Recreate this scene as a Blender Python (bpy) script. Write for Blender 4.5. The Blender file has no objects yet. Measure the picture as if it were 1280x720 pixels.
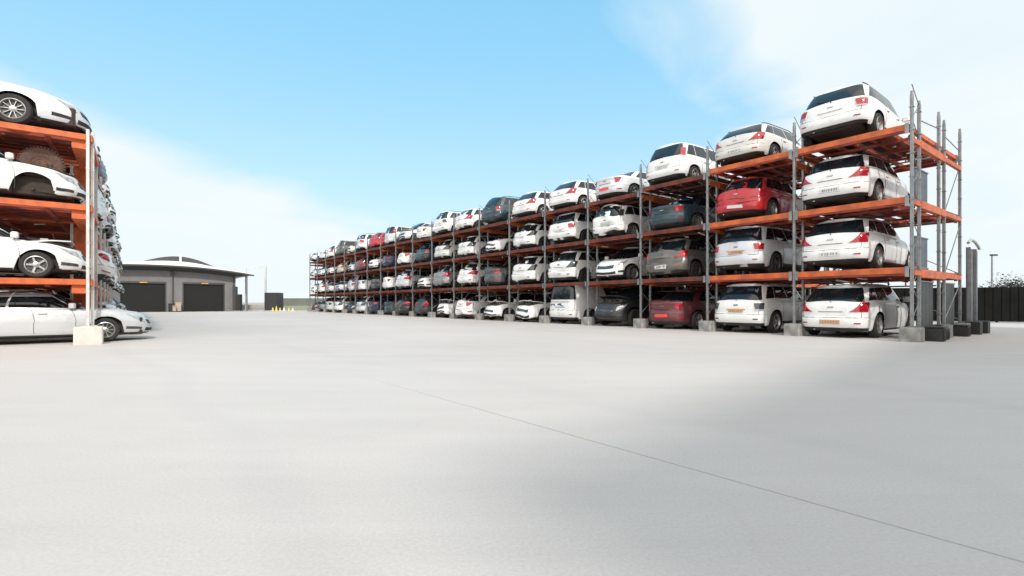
import bpy, math, random
from mathutils import Vector, Matrix, noise
random.seed(7)
scene = bpy.context.scene
COL = scene.collection
PI = math.pi

# ------------------------------------------------------------------ materials
MATS = {}
def newmat(name):
    m = bpy.data.materials.new(name); m.use_nodes = True
    nt = m.node_tree; b = nt.nodes['Principled BSDF']
    return m, nt, b
def simple(name, col, rough=0.6, metal=0.0, var=0.12, scale=6.0, coat=0.0, bump=0.0, spec=0.5, col2=None, coord='Object', detail=6, lo=.35, hi=.7):
    """principled material whose colour wanders between col and a darker / other col2 by noise"""
    if name in MATS: return MATS[name]
    m, nt, b = newmat(name)
    c2 = col2 or tuple(max(0, c*(1-var)) for c in col)
    tc = nt.nodes.new('ShaderNodeTexCoord'); n = nt.nodes.new('ShaderNodeTexNoise')
    n.inputs['Scale'].default_value = scale; n.inputs['Detail'].default_value = detail
    nt.links.new(tc.outputs[coord], n.inputs['Vector'])
    r = nt.nodes.new('ShaderNodeValToRGB')
    r.color_ramp.elements[0].position = lo; r.color_ramp.elements[1].position = hi
    r.color_ramp.elements[0].color = (*c2, 1); r.color_ramp.elements[1].color = (*col, 1)
    nt.links.new(n.outputs['Fac'], r.inputs['Fac']); nt.links.new(r.outputs['Color'], b.inputs['Base Color'])
    b.inputs['Roughness'].default_value = rough; b.inputs['Metallic'].default_value = metal
    b.inputs['Coat Weight'].default_value = coat; b.inputs['Coat Roughness'].default_value = .08
    b.inputs['Specular IOR Level'].default_value = spec
    if bump:
        bp = nt.nodes.new('ShaderNodeBump'); bp.inputs['Strength'].default_value = bump; bp.inputs['Distance'].default_value = .02
        nt.links.new(n.outputs['Fac'], bp.inputs['Height']); nt.links.new(bp.outputs['Normal'], b.inputs['Normal'])
    MATS[name] = m
    return m
def paint(name, col, metal=0.0):
    """car paint: grime film by large noise, fine mottling, clear coat, gentle panel waviness"""
    key = 'paint_'+name
    if key in MATS: return MATS[key]
    m, nt, b = newmat(key)
    tc = nt.nodes.new('ShaderNodeTexCoord'); N = nt.nodes.new
    n = N('ShaderNodeTexNoise'); n.inputs['Scale'].default_value = 1.7; n.inputs['Detail'].default_value = 9; n.inputs['Roughness'].default_value = .68
    oi = N('ShaderNodeObjectInfo'); add = N('ShaderNodeVectorMath'); add.operation = 'ADD'
    mul = N('ShaderNodeVectorMath'); mul.operation = 'SCALE'; mul.inputs['Scale'].default_value = 37.0
    nt.links.new(oi.outputs['Location'], mul.inputs[0]); nt.links.new(tc.outputs['Object'], add.inputs[0]); nt.links.new(mul.outputs[0], add.inputs[1])
    nt.links.new(add.outputs[0], n.inputs['Vector'])
    r = N('ShaderNodeValToRGB'); e = r.color_ramp.elements
    dirt = (.30, .26, .21)
    e[0].position = .24; e[0].color = (*[c*.66+d*.16 for c, d in zip(col, dirt)], 1)
    e[1].position = .46; e[1].color = (*col, 1)
    nt.links.new(n.outputs['Fac'], r.inputs['Fac']); nt.links.new(r.outputs['Color'], b.inputs['Base Color'])
    r2 = N('ShaderNodeValToRGB'); r2.color_ramp.elements[0].color = (.75,)*3+(1,); r2.color_ramp.elements[1].color = (.28,)*3+(1,)
    r2.color_ramp.elements[0].position = .35; r2.color_ramp.elements[1].position = .6
    nt.links.new(n.outputs['Fac'], r2.inputs['Fac']); nt.links.new(r2.outputs['Color'], b.inputs['Roughness'])
    b.inputs['Coat Weight'].default_value = .6; b.inputs['Coat Roughness'].default_value = .09
    b.inputs['Metallic'].default_value = metal
    n2 = N('ShaderNodeTexNoise'); n2.inputs['Scale'].default_value = 2.6; n2.inputs['Detail'].default_value = 3
    nt.links.new(add.outputs[0], n2.inputs['Vector'])
    bp = N('ShaderNodeBump'); bp.inputs['Strength'].default_value = .30; bp.inputs['Distance'].default_value = .05
    nt.links.new(n2.outputs['Fac'], bp.inputs['Height']); nt.links.new(bp.outputs['Normal'], b.inputs['Normal'])
    MATS[key] = m
    return m
PAINTS = {
 'white': ((.73,.735,.73), 0), 'off white': ((.60,.595,.57), 0), 'silver': ((.50,.52,.54), .15),
 'grey': ((.25,.26,.27), .3), 'dark grey': ((.085,.09,.095), .3), 'black': ((.018,.02,.022), 0),
 'dark teal': ((.018,.045,.06), .2), 'navy': ((.02,.03,.07), .2), 'red': ((.42,.014,.02), 0),
 'maroon': ((.11,.022,.026), .1), 'brownish grey': ((.12,.11,.10), .2), 'pale beige': ((.5,.45,.37), .1), 'pale silver': ((.60,.62,.65), .2),
 'dark green': ((.03,.08,.05), .2),
}
def P(n): return paint(n, *PAINTS[n])
GLASS = simple('window_glass', (.012,.018,.024), .06, var=.5, scale=2, spec=.7)
TRIM = simple('black_plastic', (.022,.023,.024), .55, var=.4, scale=8)
UNDER = simple('underbody_dark', (.03,.028,.026), .85, var=.6, scale=9, col2=(.06,.04,.025))
SEAM = simple('panel_gap', (.07,.07,.07), .8, var=.2)
TYRE = simple('tyre_rubber', (.028,.027,.026), .8, var=.4, scale=12)
ALLOY = simple('alloy_rim', (.55,.55,.54), .35, .8, var=.35, scale=11)
STEEL = simple('steel_rim', (.09,.09,.09), .5, .5, var=.4, scale=11)
REDL = simple('red_lamp', (.42,.006,.02), .12, var=.4, scale=14, coat=.8)
CLEARL = simple('clear_lamp', (.55,.57,.6), .1, .3, var=.45, scale=16, coat=.8)
DARKL = simple('smoked_lamp', (.06,.07,.08), .12, .2, var=.5, scale=16, coat=.8)
PLATEW = simple('plate_white', (.62,.62,.6), .5, var=.1)
PLATEO = simple('plate_orange', (.62,.33,.16), .5, var=.25, scale=20)
PLATER = simple('plate_red', (.75,.07,.06), .5, var=.1)
PLATEM = simple('plate_marks', (.22,.21,.2), .6, var=.1)
CHROME = simple('chrome', (.5,.5,.5), .2, .9, var=.3, scale=20)
ENGINE = simple('engine_metal', (.16,.15,.14), .6, .4, var=.8, scale=14, col2=(.03,.025,.02))
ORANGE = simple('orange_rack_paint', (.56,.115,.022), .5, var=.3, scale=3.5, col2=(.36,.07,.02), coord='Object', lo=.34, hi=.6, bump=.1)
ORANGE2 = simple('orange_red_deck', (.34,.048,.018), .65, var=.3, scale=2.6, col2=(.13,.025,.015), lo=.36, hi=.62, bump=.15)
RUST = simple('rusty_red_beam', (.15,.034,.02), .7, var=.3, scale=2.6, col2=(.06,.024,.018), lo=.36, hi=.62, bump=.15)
GALV_LIT = simple('sunlit_galvanised_steel', (.62,.62,.60), .5, .2, var=.25, scale=4)  # galvanised steel of the left rack, with direct sunlight put into its colour
GALV = simple('galvanised_steel', (.27,.28,.29), .42, .55, var=.35, scale=4, bump=.05)
CONC = simple('footing_concrete', (.36,.355,.34), .9, var=.5, scale=4, bump=.3)

# ------------------------------------------------------------------ mesh helpers
class MB:
    def __init__(s): s.v=[]; s.f=[]; s.m=[]; s.mats=[]
    def mi(s, mat):
        if mat not in s.mats: s.mats.append(mat)
        return s.mats.index(mat)
    def add(s, vs, fs, mat):
        o=len(s.v); k=s.mi(mat); s.v+= [tuple(v) for v in vs]
        for f in fs: s.f.append(tuple(i+o for i in f)); s.m.append(k)
    def box(s, x0,x1,y0,y1,z0,z1, mat, M=None, bev=0.0):
        b=min(bev,(x1-x0)*.45,(y1-y0)*.45,(z1-z0)*.45)
        if b<=0:
            vs=[(x,y,z) for z in (z0,z1) for y in (y0,y1) for x in (x0,x1)]
            fs=[(0,2,3,1),(4,5,7,6),(0,1,5,4),(2,6,7,3),(0,4,6,2),(1,3,7,5)]
        else:
            # octagonal plan chamfer + top/bottom chamfer
            def ring(i,z): 
                c=b; a0,a1,c0,c1=x0+i,x1-i,y0+i,y1-i
                return [(a0+c,c0,z),(a1-c,c0,z),(a1,c0+c,z),(a1,c1-c,z),(a1-c,c1,z),(a0+c,c1,z),(a0,c1-c,z),(a0,c0+c,z)]
            h=b*.6
            vs=ring(h,z0)+ring(0,z0+h)+ring(0,z1-h)+ring(h,z1); fs=[tuple(range(7,-1,-1)),tuple(range(24,32))]
            for r in range(3):
                for i in range(8):
                    j=(i+1)%8; fs.append((r*8+i,r*8+j,r*8+8+j,r*8+8+i))
        if M is not None: vs=[tuple(M@Vector(v)) for v in vs]
        s.add(vs,fs,mat)
    def bar(s, p, q, w, h, mat, n=0):
        """square (n=0) or round bar from p to q"""
        p=Vector(p); q=Vector(q); d=(q-p); L=d.length
        if L<1e-6: return
        d/=L; up=Vector((0,0,1)) if abs(d.z)<.95 else Vector((1,0,0))
        a=d.cross(up).normalized(); b=a.cross(d)
        if n==0:
            vs=[e+a*(sx*w/2)+b*(sy*h/2) for e in (p,q) for sx,sy in ((-1,-1),(1,-1),(1,1),(-1,1))]; n=4
        else:
            vs=[e+a*(w/2*math.cos(2*PI*i/n))+b*(h/2*math.sin(2*PI*i/n)) for e in (p,q) for i in range(n)]
        fs=[tuple(range(n-1,-1,-1)),tuple(range(n,2*n))]+[(i,(i+1)%n,n+(i+1)%n,n+i) for i in range(n)]
        s.add(vs,fs,mat)
    def tube(s, pts, r, mat, n=8):
        for a,b in zip(pts,pts[1:]): s.bar(a,b,2*r,2*r,mat,n)
    def lathe(s, prof, mat, n=28, axis='y', c=(0,0,0), closed=False):
        vs=[]; fs=[]; k=len(prof)
        for i in range(n):
            a=2*PI*i/n
            for r,h in prof:
                if axis=='y': vs.append((c[0]+r*math.cos(a), c[1]+h, c[2]+r*math.sin(a)))
                else: vs.append((c[0]+r*math.cos(a), c[1]+r*math.sin(a), c[2]+h))
        for i in range(n):
            j=(i+1)%n
            for q in range(k-1):
                fs.append((i*k+q, j*k+q, j*k+q+1, i*k+q+1))
        s.add(vs,fs,mat)
    def mesh(s, name, smooth=35):
        me=bpy.data.meshes.new(name); me.from_pydata(s.v,[],s.f)
        for m in s.mats: me.materials.append(m)
        me.polygons.foreach_set('material_index', s.m); 
        import bmesh
        bm=bmesh.new(); bm.from_mesh(me); bmesh.ops.recalc_face_normals(bm, faces=bm.faces); bm.to_mesh(me); bm.free()
        if smooth:
            me.polygons.foreach_set('use_smooth',[True]*len(me.polygons)); me.set_sharp_from_angle(angle=math.radians(smooth))
        me.update(); return me
    def obj(s, name, parent=None, smooth=35, loc=None, rotz=None):
        o=bpy.data.objects.new(name, s.mesh(name,smooth)); COL.objects.link(o)
        if parent: o.parent=parent
        if loc: o.location=loc
        if rotz is not None: o.rotation_euler=(0,0,rotz)
        return o
def empty(name, loc=(0,0,0), rotz=0):
    o=bpy.data.objects.new(name,None); COL.objects.link(o); o.location=loc; o.rotation_euler=(0,0,rotz); o.empty_display_size=.3; return o
def tag(o,label=None,cat=None,group=None,kind=None):
    if label: o['label']=label
    if cat: o['category']=cat
    if group: o['group']=group
    if kind: o['kind']=kind
    return o

def interp(pts, x):
    if x<=pts[0][0]: return pts[0][1]
    for (a,va),(b,vb) in zip(pts,pts[1:]):
        if x<=b:
            t=(x-a)/(b-a); t=t*t*(3-2*t)*.5+t*.5
            return va+(vb-va)*t
    return pts[-1][1]

# ------------------------------------------------------------------ cars
SPECS = {
 'hatch': dict(L=4.15,W=1.78,H=1.50,clear=.20,wb=2.55,xo=.03,wr=.315,
    sh=[(-.5,.93),(-.3,.965),(.2,.93),(.33,.87),(.44,.76),(.5,.64)], gh=(1.32,.45,-1.50,-1.93), nf=3.4,nr=6.5, rl='tri', drop=.07, ghw=(.925,.74)),
 'wagon': dict(L=4.55,W=1.80,H=1.49,clear=.20,wb=2.68,xo=.05,wr=.325,
    sh=[(-.5,.94),(-.3,.965),(.2,.93),(.33,.88),(.44,.77),(.5,.64)], gh=(1.38,.62,-1.72,-2.16), nf=3.3,nr=6.5, rl='tri', drop=.08, ghw=(.93,.75)),
 'suv': dict(L=4.5,W=1.84,H=1.66,clear=.25,wb=2.63,xo=.02,wr=.355,
    sh=[(-.5,1.04),(-.3,1.07),(.2,1.04),(.33,.99),(.44,.90),(.5,.76)], gh=(1.33,.62,-1.84,-2.16), nf=3.8,nr=7.5, rl='block', drop=.05, ghw=(.925,.77)),
 'mpv': dict(L=4.25,W=1.76,H=1.64,clear=.21,wb=2.62,xo=.02,wr=.32,
    sh=[(-.5,.98),(-.3,1.0),(.2,.98),(.36,.92),(.45,.82),(.5,.68)], gh=(1.55,.6,-1.78,-2.04), nf=3.4,nr=7.0, rl='vert', drop=.05, ghw=(.93,.78)),
 'sedan': dict(L=4.55,W=1.78,H=1.43,clear=.19,wb=2.65,xo=.0,wr=.32,
    sh=[(-.5,.92),(-.42,.98),(-.28,.955),(.2,.91),(.33,.86),(.44,.76),(.5,.64)], gh=(1.30,.48,-1.02,-1.68), nf=3.3,nr=4.0, rl='corner', drop=.04, ghw=(.915,.71)),
 'coupe': dict(L=4.75,W=1.80,H=1.34,clear=.19,wb=2.75,xo=-.03,wr=.315,
    sh=[(-.5,.86),(-.42,.92),(-.28,.90),(.2,.86),(.30,.84),(.42,.74),(.5,.58)], gh=(1.02,.30,-1.12,-1.95), nf=3.1,nr=3.8, rl='corner', drop=.05, ghw=(.915,.70)),
 'longcar': dict(L=4.95,W=1.84,H=1.52,clear=.22,wb=2.65,xo=-.17,wr=.36,
    sh=[(-.5,.95),(-.3,.98),(.12,1.0),(.30,.94),(.44,.80),(.5,.66)], gh=(.95,.25,-1.5,-2.2), nf=3.0,nr=5.0, rl='corner', drop=.06, ghw=(.915,.72)),
 'van': dict(L=4.9,W=1.92,H=1.86,clear=.22,wb=2.95,xo=.05,wr=.335,
    sh=[(-.5,1.04),(-.3,1.06),(.25,1.04),(.36,1.0),(.45,.90),(.5,.72)], gh=(1.80,1.02,-2.34,-2.42), nf=3.6,nr=7.0, rl='vert', drop=.02, ghw=(.955,.86)),
}
class CarGeo:
    def __init__(s, key, wreck=0, seed=0):
        s.__dict__.update(SPECS[key]); s.key=key; s.wreck=wreck; s.seed=seed
        s.cf=[(0,.10),(.12,.03),(.30,0),(.55,.015),(.8,.07),(1,.16)]
        s.cr=[(0,.12),(.10,.05),(.22,0),(.44,.005),(.50,.045),(.8,.05),(1,.09)]
        if key in('sedan','coupe'): s.cr=[(0,.12),(.10,.05),(.25,0),(.48,.01),(.55,.05),(.85,.05),(.95,.03),(1,.06)]
        s.wx=[s.xo+s.wb/2, s.xo-s.wb/2]
    def zt(s,x): return interp(s.sh, x/s.L)
    def hw(s,f):
        return s.W/2*interp([(0,.925),(.10,.965),(.35,.99),(.58,1.0),(.85,.975),(.95,.955),(1,.925)],f)
    def n(s,c): return s.nf if c>0 else s.nr
    def ab(s,t):
        c,si=math.cos(t),math.sin(t); n=s.n(c)
        return (math.copysign(abs(c)**(2/n),c), abs(si)**(2/n))
    def t_rear(s,b): return PI-math.asin(min(1,abs(b)**(s.nr/2)))
    def t_front(s,b): return math.asin(min(1,abs(b)**(s.nf/2)))
    def t_side(s,a): return math.acos(max(-1,min(1,math.copysign(abs(a)**(s.n(a)/2),a))))
    def body(s,t,f,sd):
        a,b=s.ab(t); xf=s.L/2-interp(s.cf,f); xr=-s.L/2+interp(s.cr,f)
        xc=(xf+xr)/2; h=(xf-xr)/2; x=xc+a*h
        return Vector((x, sd*b*s.hw(f), s.clear+f*(s.zt(x)-s.clear)))
    def xt(s,x): return s.t_side(max(-.999,min(.999,x/(s.L/2-.03))))
    def arch(s,x):
        R=s.wr+.065; z=s.clear
        for w in s.wx:
            d=abs(x-w)
            if d<R: z=max(z, s.wr+math.sqrt(R*R-d*d)*.98)
        return z
    def ghp(s,t,g,sd):
        a,b=s.ab2(t); xwb,xwt,xrt,xrb=s.gh
        gg=g**1.08
        xf=xwb+(xwt-xwb)*gg; xr=xrb+(xrt-xrb)*(g**1.35); x=(xf+xr)/2+a*(xf-xr)/2
        w=s.ghw[0]+(s.ghw[1]-s.ghw[0])*(g**1.25)
        if g>.9: w-= .05*((g-.9)/.1)**2; 
        zr=s.H-.05-s.drop*max(0,(xwt-x)/(xwt-xrt))**2*(1 if x<xwt else 0)-(.05*((g-.9)/.1)**2*0)
        z0=s.zt(x)-.03
        return Vector((x, sd*b*w*s.W/2, z0+(zr-z0)*g))
    def ab2(s,t):
        c,si=math.cos(t),math.sin(t); n=4.2 if c>0 else 5.5
        return (math.copysign(abs(c)**(2/n),c), abs(si)**(2/n))
    def g_rear(s,b): return PI-math.asin(abs(b)**(5.5/2))
    def g_front(s,b): return math.asin(abs(b)**(4.2/2))
    def g_side(s,a):
        n=4.2 if a>0 else 5.5
        return math.acos(math.copysign(abs(a)**(n/2),a))
    # deformation of wrecks (applied to every vertex of the car alike)
    def dent(s,v):
        if not s.wreck: return v
        w=s.wreck; q=Vector(v)*1.3+Vector((s.seed*7.3,s.seed*3.1,0))
        d=noise.noise_vector(q)*.07*w + noise.noise_vector(q*3.1)*.028*w
        e=max(0,abs(v[0])-1.0)/1.2
        k=.35+e*1.1
        vv=Vector(v)+d*k
        if v[2]>.95: vv.z-= w*.10*max(0,noise.noise(Vector((s.seed*5.1,v[0]*.9,v[1]*.9))))*(v[2]-.95)*3
        return vv

def patch(mb, fn, c, mat, off=.008, nu=6, nv=3, dp=.02, deform=None):
    """c = four (t,f) corners: low-start, low-end, high-end, high-start; fn(t,f)->point; raised patch with edges"""
    P_=[]; 
    def bl(u,v):
        t=(1-v)*((1-u)*c[0][0]+u*c[1][0])+v*((1-u)*c[3][0]+u*c[2][0])
        f=(1-v)*((1-u)*c[0][1]+u*c[1][1])+v*((1-u)*c[3][1]+u*c[2][1])
        return t,f
    top=[];bot=[]
    for j in range(nv+1):
        for i in range(nu+1):
            t,f=bl(i/nu,j/nv); p=fn(t,f); e=.004
            dt=fn(t+e,f)-fn(t-e,f); df=fn(t,min(f+e,1))-fn(t,f-e); nr=dt.cross(df)
            if nr.length<1e-12: nr=Vector((p.x,p.y,0))
            nr.normalize()
            if nr.dot(Vector((p.x-(.0 if abs(p.x)>1 else p.x),p.y,.05)))<0: nr=-nr
            top.append(p+nr*off); bot.append(p-nr*dp)
    if deform: top=[deform(p) for p in top]; bot=[deform(p) for p in bot]
    w=nu+1; nn=len(top); fs=[]
    for j in range(nv):
        for i in range(nu): fs.append((j*w+i,j*w+i+1,(j+1)*w+i+1,(j+1)*w+i))
    bd=[i for i in range(w)]+[j*w+nu for j in range(1,nv+1)]+[nv*w+i for i in range(nu-1,-1,-1)]+[j*w for j in range(nv-1,0,-1)]
    for a,b in zip(bd,bd[1:]+bd[:1]): fs.append((a,b,nn+b,nn+a))
    mb.add(top+bot,fs,mat)

WHEEL_CACHE={}
def wheel_meshes(wr, style):
    k=(wr,style)
    if k in WHEEL_CACHE: return WHEEL_CACHE[k]
    t=MB(); w=.20; ri=wr*.66
    t.lathe([(ri,-w/2+.01),(ri+.02,-w/2),(wr-.03,-w/2-.004),(wr-.006,-w/2+.03),(wr,-w/2+.06),(wr,w/2-.06),(wr-.006,w/2-.03),(wr-.03,w/2+.004),(ri+.02,w/2),(ri,w/2-.01),(ri,-w/2+.01)],TYRE,36)
    r=MB(); mat=ALLOY if style!='steel' else STEEL
    # outer side is +y
    r.lathe([(ri+.004,w/2-.005),(ri-.012,w/2+.002),(ri-.03,w/2-.03),(ri-.035,0.0)],mat,32)
    r.lathe([(ri-.02,.02),(0.001,.02)],STEEL,20)
    r.lathe([(.075,.03),(.07,w/2-.035),(.03,w/2-.02),(.001,w/2-.02)],mat,16)
    ns={'alloy5':5,'alloy7':7,'alloy10':10,'steel':8}[style]
    for i in range(ns):
        a=2*PI*i/ns; M=Matrix.Rotation(a,4,'Y'); wd=.05 if ns<=5 else (.034 if ns<9 else .022)
        if style=='steel': wd=.05
        r.box(.05,ri-.015,-wd/2 if 0 else w/2-.07,w/2-.035,-wd/2,wd/2,mat,M=M,bev=.008)
    WHEEL_CACHE[k]=(t,r)
    return t,r

def build_car(key, style='alloy5', wreck=0, seed=0, hood_open=0, no_front=False, no_tail=False, lamps=None, plate='white', flags=()):
    """returns list of (name, MB, parent_index or None, location, rotation)"""
    g=CarGeo(key,wreck,seed); D=g.dent; parts=[]
    PAINT=P('white')
    # ---- shell
    ts=[]
    for b in (0,.2,.4,.6,.75,.86,.92): ts.append(g.t_rear(b))
    a=-.93
    t0=g.t_side(-.965)
    for q in (.25,.5,.75): ts.append(ts[6]+(t0-ts[6])*q)
    xs=[]; N=92
    for i in range(N+1): xs.append(-.965+1.93*i/N)
    for xx in xs: ts.append(g.t_side(xx))
    t1=g.t_side(.965); t2=g.t_front(.92)
    for q in (.25,.5,.75): ts.append(t1+(t2-t1)*q)
    for b in (.92,.86,.75,.6,.4,.2,0): ts.append(g.t_front(b))
    ts=sorted(set(round(t,5) for t in ts),reverse=True); n=len(ts)
    ring=[(t,1) for t in ts]+[(t,-1) for t in ts[-2:0:-1]]
    fr=[0,.04,.10,.2,.3,.4,.46,.5,.58,.68,.78,.87,.94,.98,1.0]
    B=MB(); vs=[]; R=len(ring)
    for f in fr:
        for t,sd in ring:
            p=g.body(t,f,sd); za=g.arch(p.x)
            if za>g.clear+.001 and abs(math.sin(t))>.5:
                zt=g.zt(p.x); fa=(za-g.clear)/(zt-g.clear); f2=fa+f*(1-fa); p=g.body(t,f2,sd)
            vs.append(D(p))
    fs=[]
    for k in range(len(fr)-1):
        for i in range(R):
            j=(i+1)%R; fs.append((k*R+i,k*R+j,(k+1)*R+j,(k+1)*R+i))
    B.add(vs,fs,PAINT)
    # top cap
    def cap(t,v,dz=0):
        p=g.body(t,1.0,1); return Vector((p.x*(1-.0*(1-abs(v))),p.y*v,p.z+.012*(1-abs(v)**6)+.03*(1-v*v)+dz))
    M_=10; cv=[]; cfs=[]
    for t in ts:
        for j in range(M_+1): cv.append(D(cap(t,-1+2*j/M_)))
    for i in range(len(ts)-1):
        for j in range(M_): cfs.append((i*(M_+1)+j,(i+1)*(M_+1)+j,(i+1)*(M_+1)+j+1,i*(M_+1)+j+1))
    B.add(cv,cfs,PAINT)
    # greenhouse shell
    gts=[g.g_rear(b) for b in (0,.3,.6,.8,.9)]+[g.g_side(-.95+1.9*i/26) for i in range(27)]+[g.g_front(b) for b in (.9,.8,.6,.3,0)]
    gts=sorted(set(round(t,5) for t in gts),reverse=True)
    gring=[(t,1) for t in gts]+[(t,-1) for t in gts[-2:0:-1]]; gr=[0,.2,.4,.6,.8,.9,.96,1.0]
    gv=[];gf=[];R2=len(gring)
    for q in gr:
        for t,sd in gring: gv.append(D(g.ghp(t,q,sd)))
    for k in range(len(gr)-1):
        for i in range(R2):
            j=(i+1)%R2; gf.append((k*R2+i,k*R2+j,(k+1)*R2+j,(k+1)*R2+i))
    B.add(gv,gf,PAINT)
    rv=[];rf=[]
    for t in gts:
        p=g.ghp(t,1.0,1)
        for j in range(M_+1):
            v=-1+2*j/M_; e=min(1,(1-abs(math.cos(t)))*3)
            rv.append(D(Vector((p.x,p.y*v,p.z+(.05*(1-abs(v)**3.2))*min(1,abs(p.y)/.3)))))
    for i in range(len(gts)-1):
        for j in range(M_): rf.append((i*(M_+1)+j,(i+1)*(M_+1)+j,(i+1)*(M_+1)+j+1,i*(M_+1)+j+1))
    B.add(rv,rf,PAINT)
    # fixed dark details that belong to the shell: seams, sills, valance
    bf=lambda sd: (lambda t,f: g.body(t,f,sd))
    def sidepatch(x0,x1,f0,f1,mat,off=.002,mb=B,nu=6,nv=3,dp=.01,sides=(1,-1),x2=None,x3=None):
        for sd in sides:
            patch(mb,bf(sd),[(g.xt(x0),f0),(g.xt(x1),f0),(g.xt(x1 if x2 is None else x2),f1),(g.xt(x0 if x3 is None else x3),f1)],mat,off,nu,nv,dp,D)
    def rearpatch(b0,b1,f0,f1,mat,off=.004,mb=B,nu=8,nv=3,dp=.012,end='r'):
        T=g.t_rear if end=='r' else g.t_front
        for sd in (1,-1):
            lo,hi=(max(b0,0),max(b1,0)) if sd>0 else (max(-b1,0),max(-b0,0))
            if hi-lo<1e-4: continue
            patch(mb,bf(sd),[(T(lo),f0),(T(hi),f0),(T(hi),f1),(T(lo),f1)],mat,off,nu,nv,dp,D)
    xw=g.gh[0]; xr=g.gh[3]; wb0,wb1=g.wx[1]+g.wr+.07,g.wx[0]-g.wr-.07
    xB=.5*(wb0+wb1)-.02
    for x in (xB, g.wx[0]-g.wr-.02 if 0 else xw-.28, wb0-.02):
        sidepatch(x,x+.010,.10,.985,SEAM,.0035,nu=1,nv=14)
    sidepatch(wb0,wb1,.0,.05,TRIM,.004)
    if key in('suv',): sidepatch(wb0,wb1,.05,.16,TRIM,.012)
    rearpatch(-.93,.93,0,.10,TRIM,.006)
    rearpatch(-.93,.93,.455,.468,TRIM,.002,nv=1)
    rearpatch(-.94,.94,0,.07,TRIM,.006,end='f')
    for bb in (-.80,.79): rearpatch(bb,bb+.008,.47,.99,TRIM,.002,nu=1,nv=5)
    if key=='wagon' or key=='hatch': rearpatch(-.55,.55,.56,.66,PAINT,-.012,dp=.03)
    parts.append(('body',B,None,(0,0,0),0))
    # wheel arches liner and floor
    U=MB(); hwid=g.W/2
    zf=g.clear+.03
    U.box(-g.L/2+.22,g.L/2-.22,-hwid+.30,hwid-.30,zf-.06,zf+.42,UNDER,bev=.05)
    U.box(wb0-.03,wb1+.03,-hwid+.12,hwid-.12,zf-.05,zf+.1,UNDER,bev=.03)
    for e in (-1,1):
        U.box(*(sorted((e*(g.L/2-.22),e*(g.L/2-.42)))),-hwid*.58,hwid*.58,zf-.02,zf+.10,UNDER,bev=.03)
    U.bar((-g.L/2+.9,.35,zf-.02),(-g.L/2+.10,.42,zf-.01),.055,.055,CHROME,8)
    for w in g.wx: U.bar((w,-hwid+.2,g.wr),(w,hwid-.2,g.wr),.08,.08,UNDER,8)
    if wreck: U.v=[tuple(D(Vector(v))) for v in U.v]
    parts.append(('underbody',U,None,(0,0,0),0))
    # windows
    def gpatch(c,name,sd,mat=GLASS,off=.004,nu=8,nv=4):
        m=MB(); patch(m,lambda t,q:g.ghp(t,q,sd),c,mat,off,nu,nv,.015,D); parts.append((name,m,None,(0,0,0),0)); return m
    # rear + front window across the middle
    for nm,T,lim,lo,hi in (('rear_window',g.g_rear,.88,.10,.93),('windscreen',g.g_front,.86,.12,.93)):
        if nm=='windscreen' and 'no_screen' in flags: pass
        m=MB()
        for sd in (1,-1):
            patch(m,lambda t,q,sd=sd:g.ghp(t,q,sd),[(T(0),lo),(T(lim),lo),(T(lim-.02),hi),(T(0),hi)],GLASS,.004,10,5,.015,D)
        if nm=='rear_window':
            # wiper and high stop lamp
            p=g.ghp(T(.05),lo+.03,1); q=g.ghp(T(.45),lo+.2,1)
            m.bar(D(p+Vector((-.02,0,.01))),D(q+Vector((-.025,0,.01))),.02,.02,TRIM)
        parts.append((nm,m,None,(0,0,0),0))
    glo,ghi=.16,(.79 if key=='coupe' else .87)
    gl = [(-.80 if key not in('sedan','coupe') else -.70,-.52),(-.50,-.01),(.03,.84)] if key in('wagon','suv','mpv','hatch','van') else [(-.72,-.06),(-.02,.84)]
    for sd in (1,-1):
        for (a0,a1) in gl:
            if key=='van' and a1<0: continue
            sl=.07 if a0<-.6 else 0
            gpatch([(g.g_side(a0-sl*.2 if a0>-.6 else a0),glo),(g.g_side(a1),glo),(g.g_side(a1-.0 if a1<.5 else a1-.05),ghi),(g.g_side(a0+sl),ghi)],'side_window',sd)
    # door handles + mirrors
    for sd in (1,-1):
        for x in ((xB+.10),(wb0+.10 if key!='coupe' else None)):
            if x is None: continue
            m=MB(); f=.84; p0=g.body(g.xt(x),f,sd)
            m.box(p0.x,p0.x+.17,min(p0.y,p0.y+sd*.03),max(p0.y,p0.y+sd*.03),p0.z-.015,p0.z+.018,PAINT,bev=.008)
            m.v=[tuple(D(Vector(v))) for v in m.v]
            parts.append(('door_handle',m,None,(0,0,0),0))
        if not('no_mirror' in flags):
            m=MB(); p0=g.ghp(g.g_side(.80),.12,sd); x0=p0.x
            y0,y1=sorted((p0.y+sd*.05,p0.y+sd*.23)); m.box(x0-.05,x0+.09,y0,y1,p0.z,p0.z+.15,PAINT,bev=.035)
            m.bar((x0,p0.y,p0.z+.04),(x0,p0.y+sd*.08,p0.z+.05),.05,.04,TRIM)
            m.v=[tuple(D(Vector(v))) for v in m.v]
            parts.append(('mirror',m,None,(0,0,0),0))
    # tail lamps
    lm=REDL if lamps is None else lamps
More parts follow.
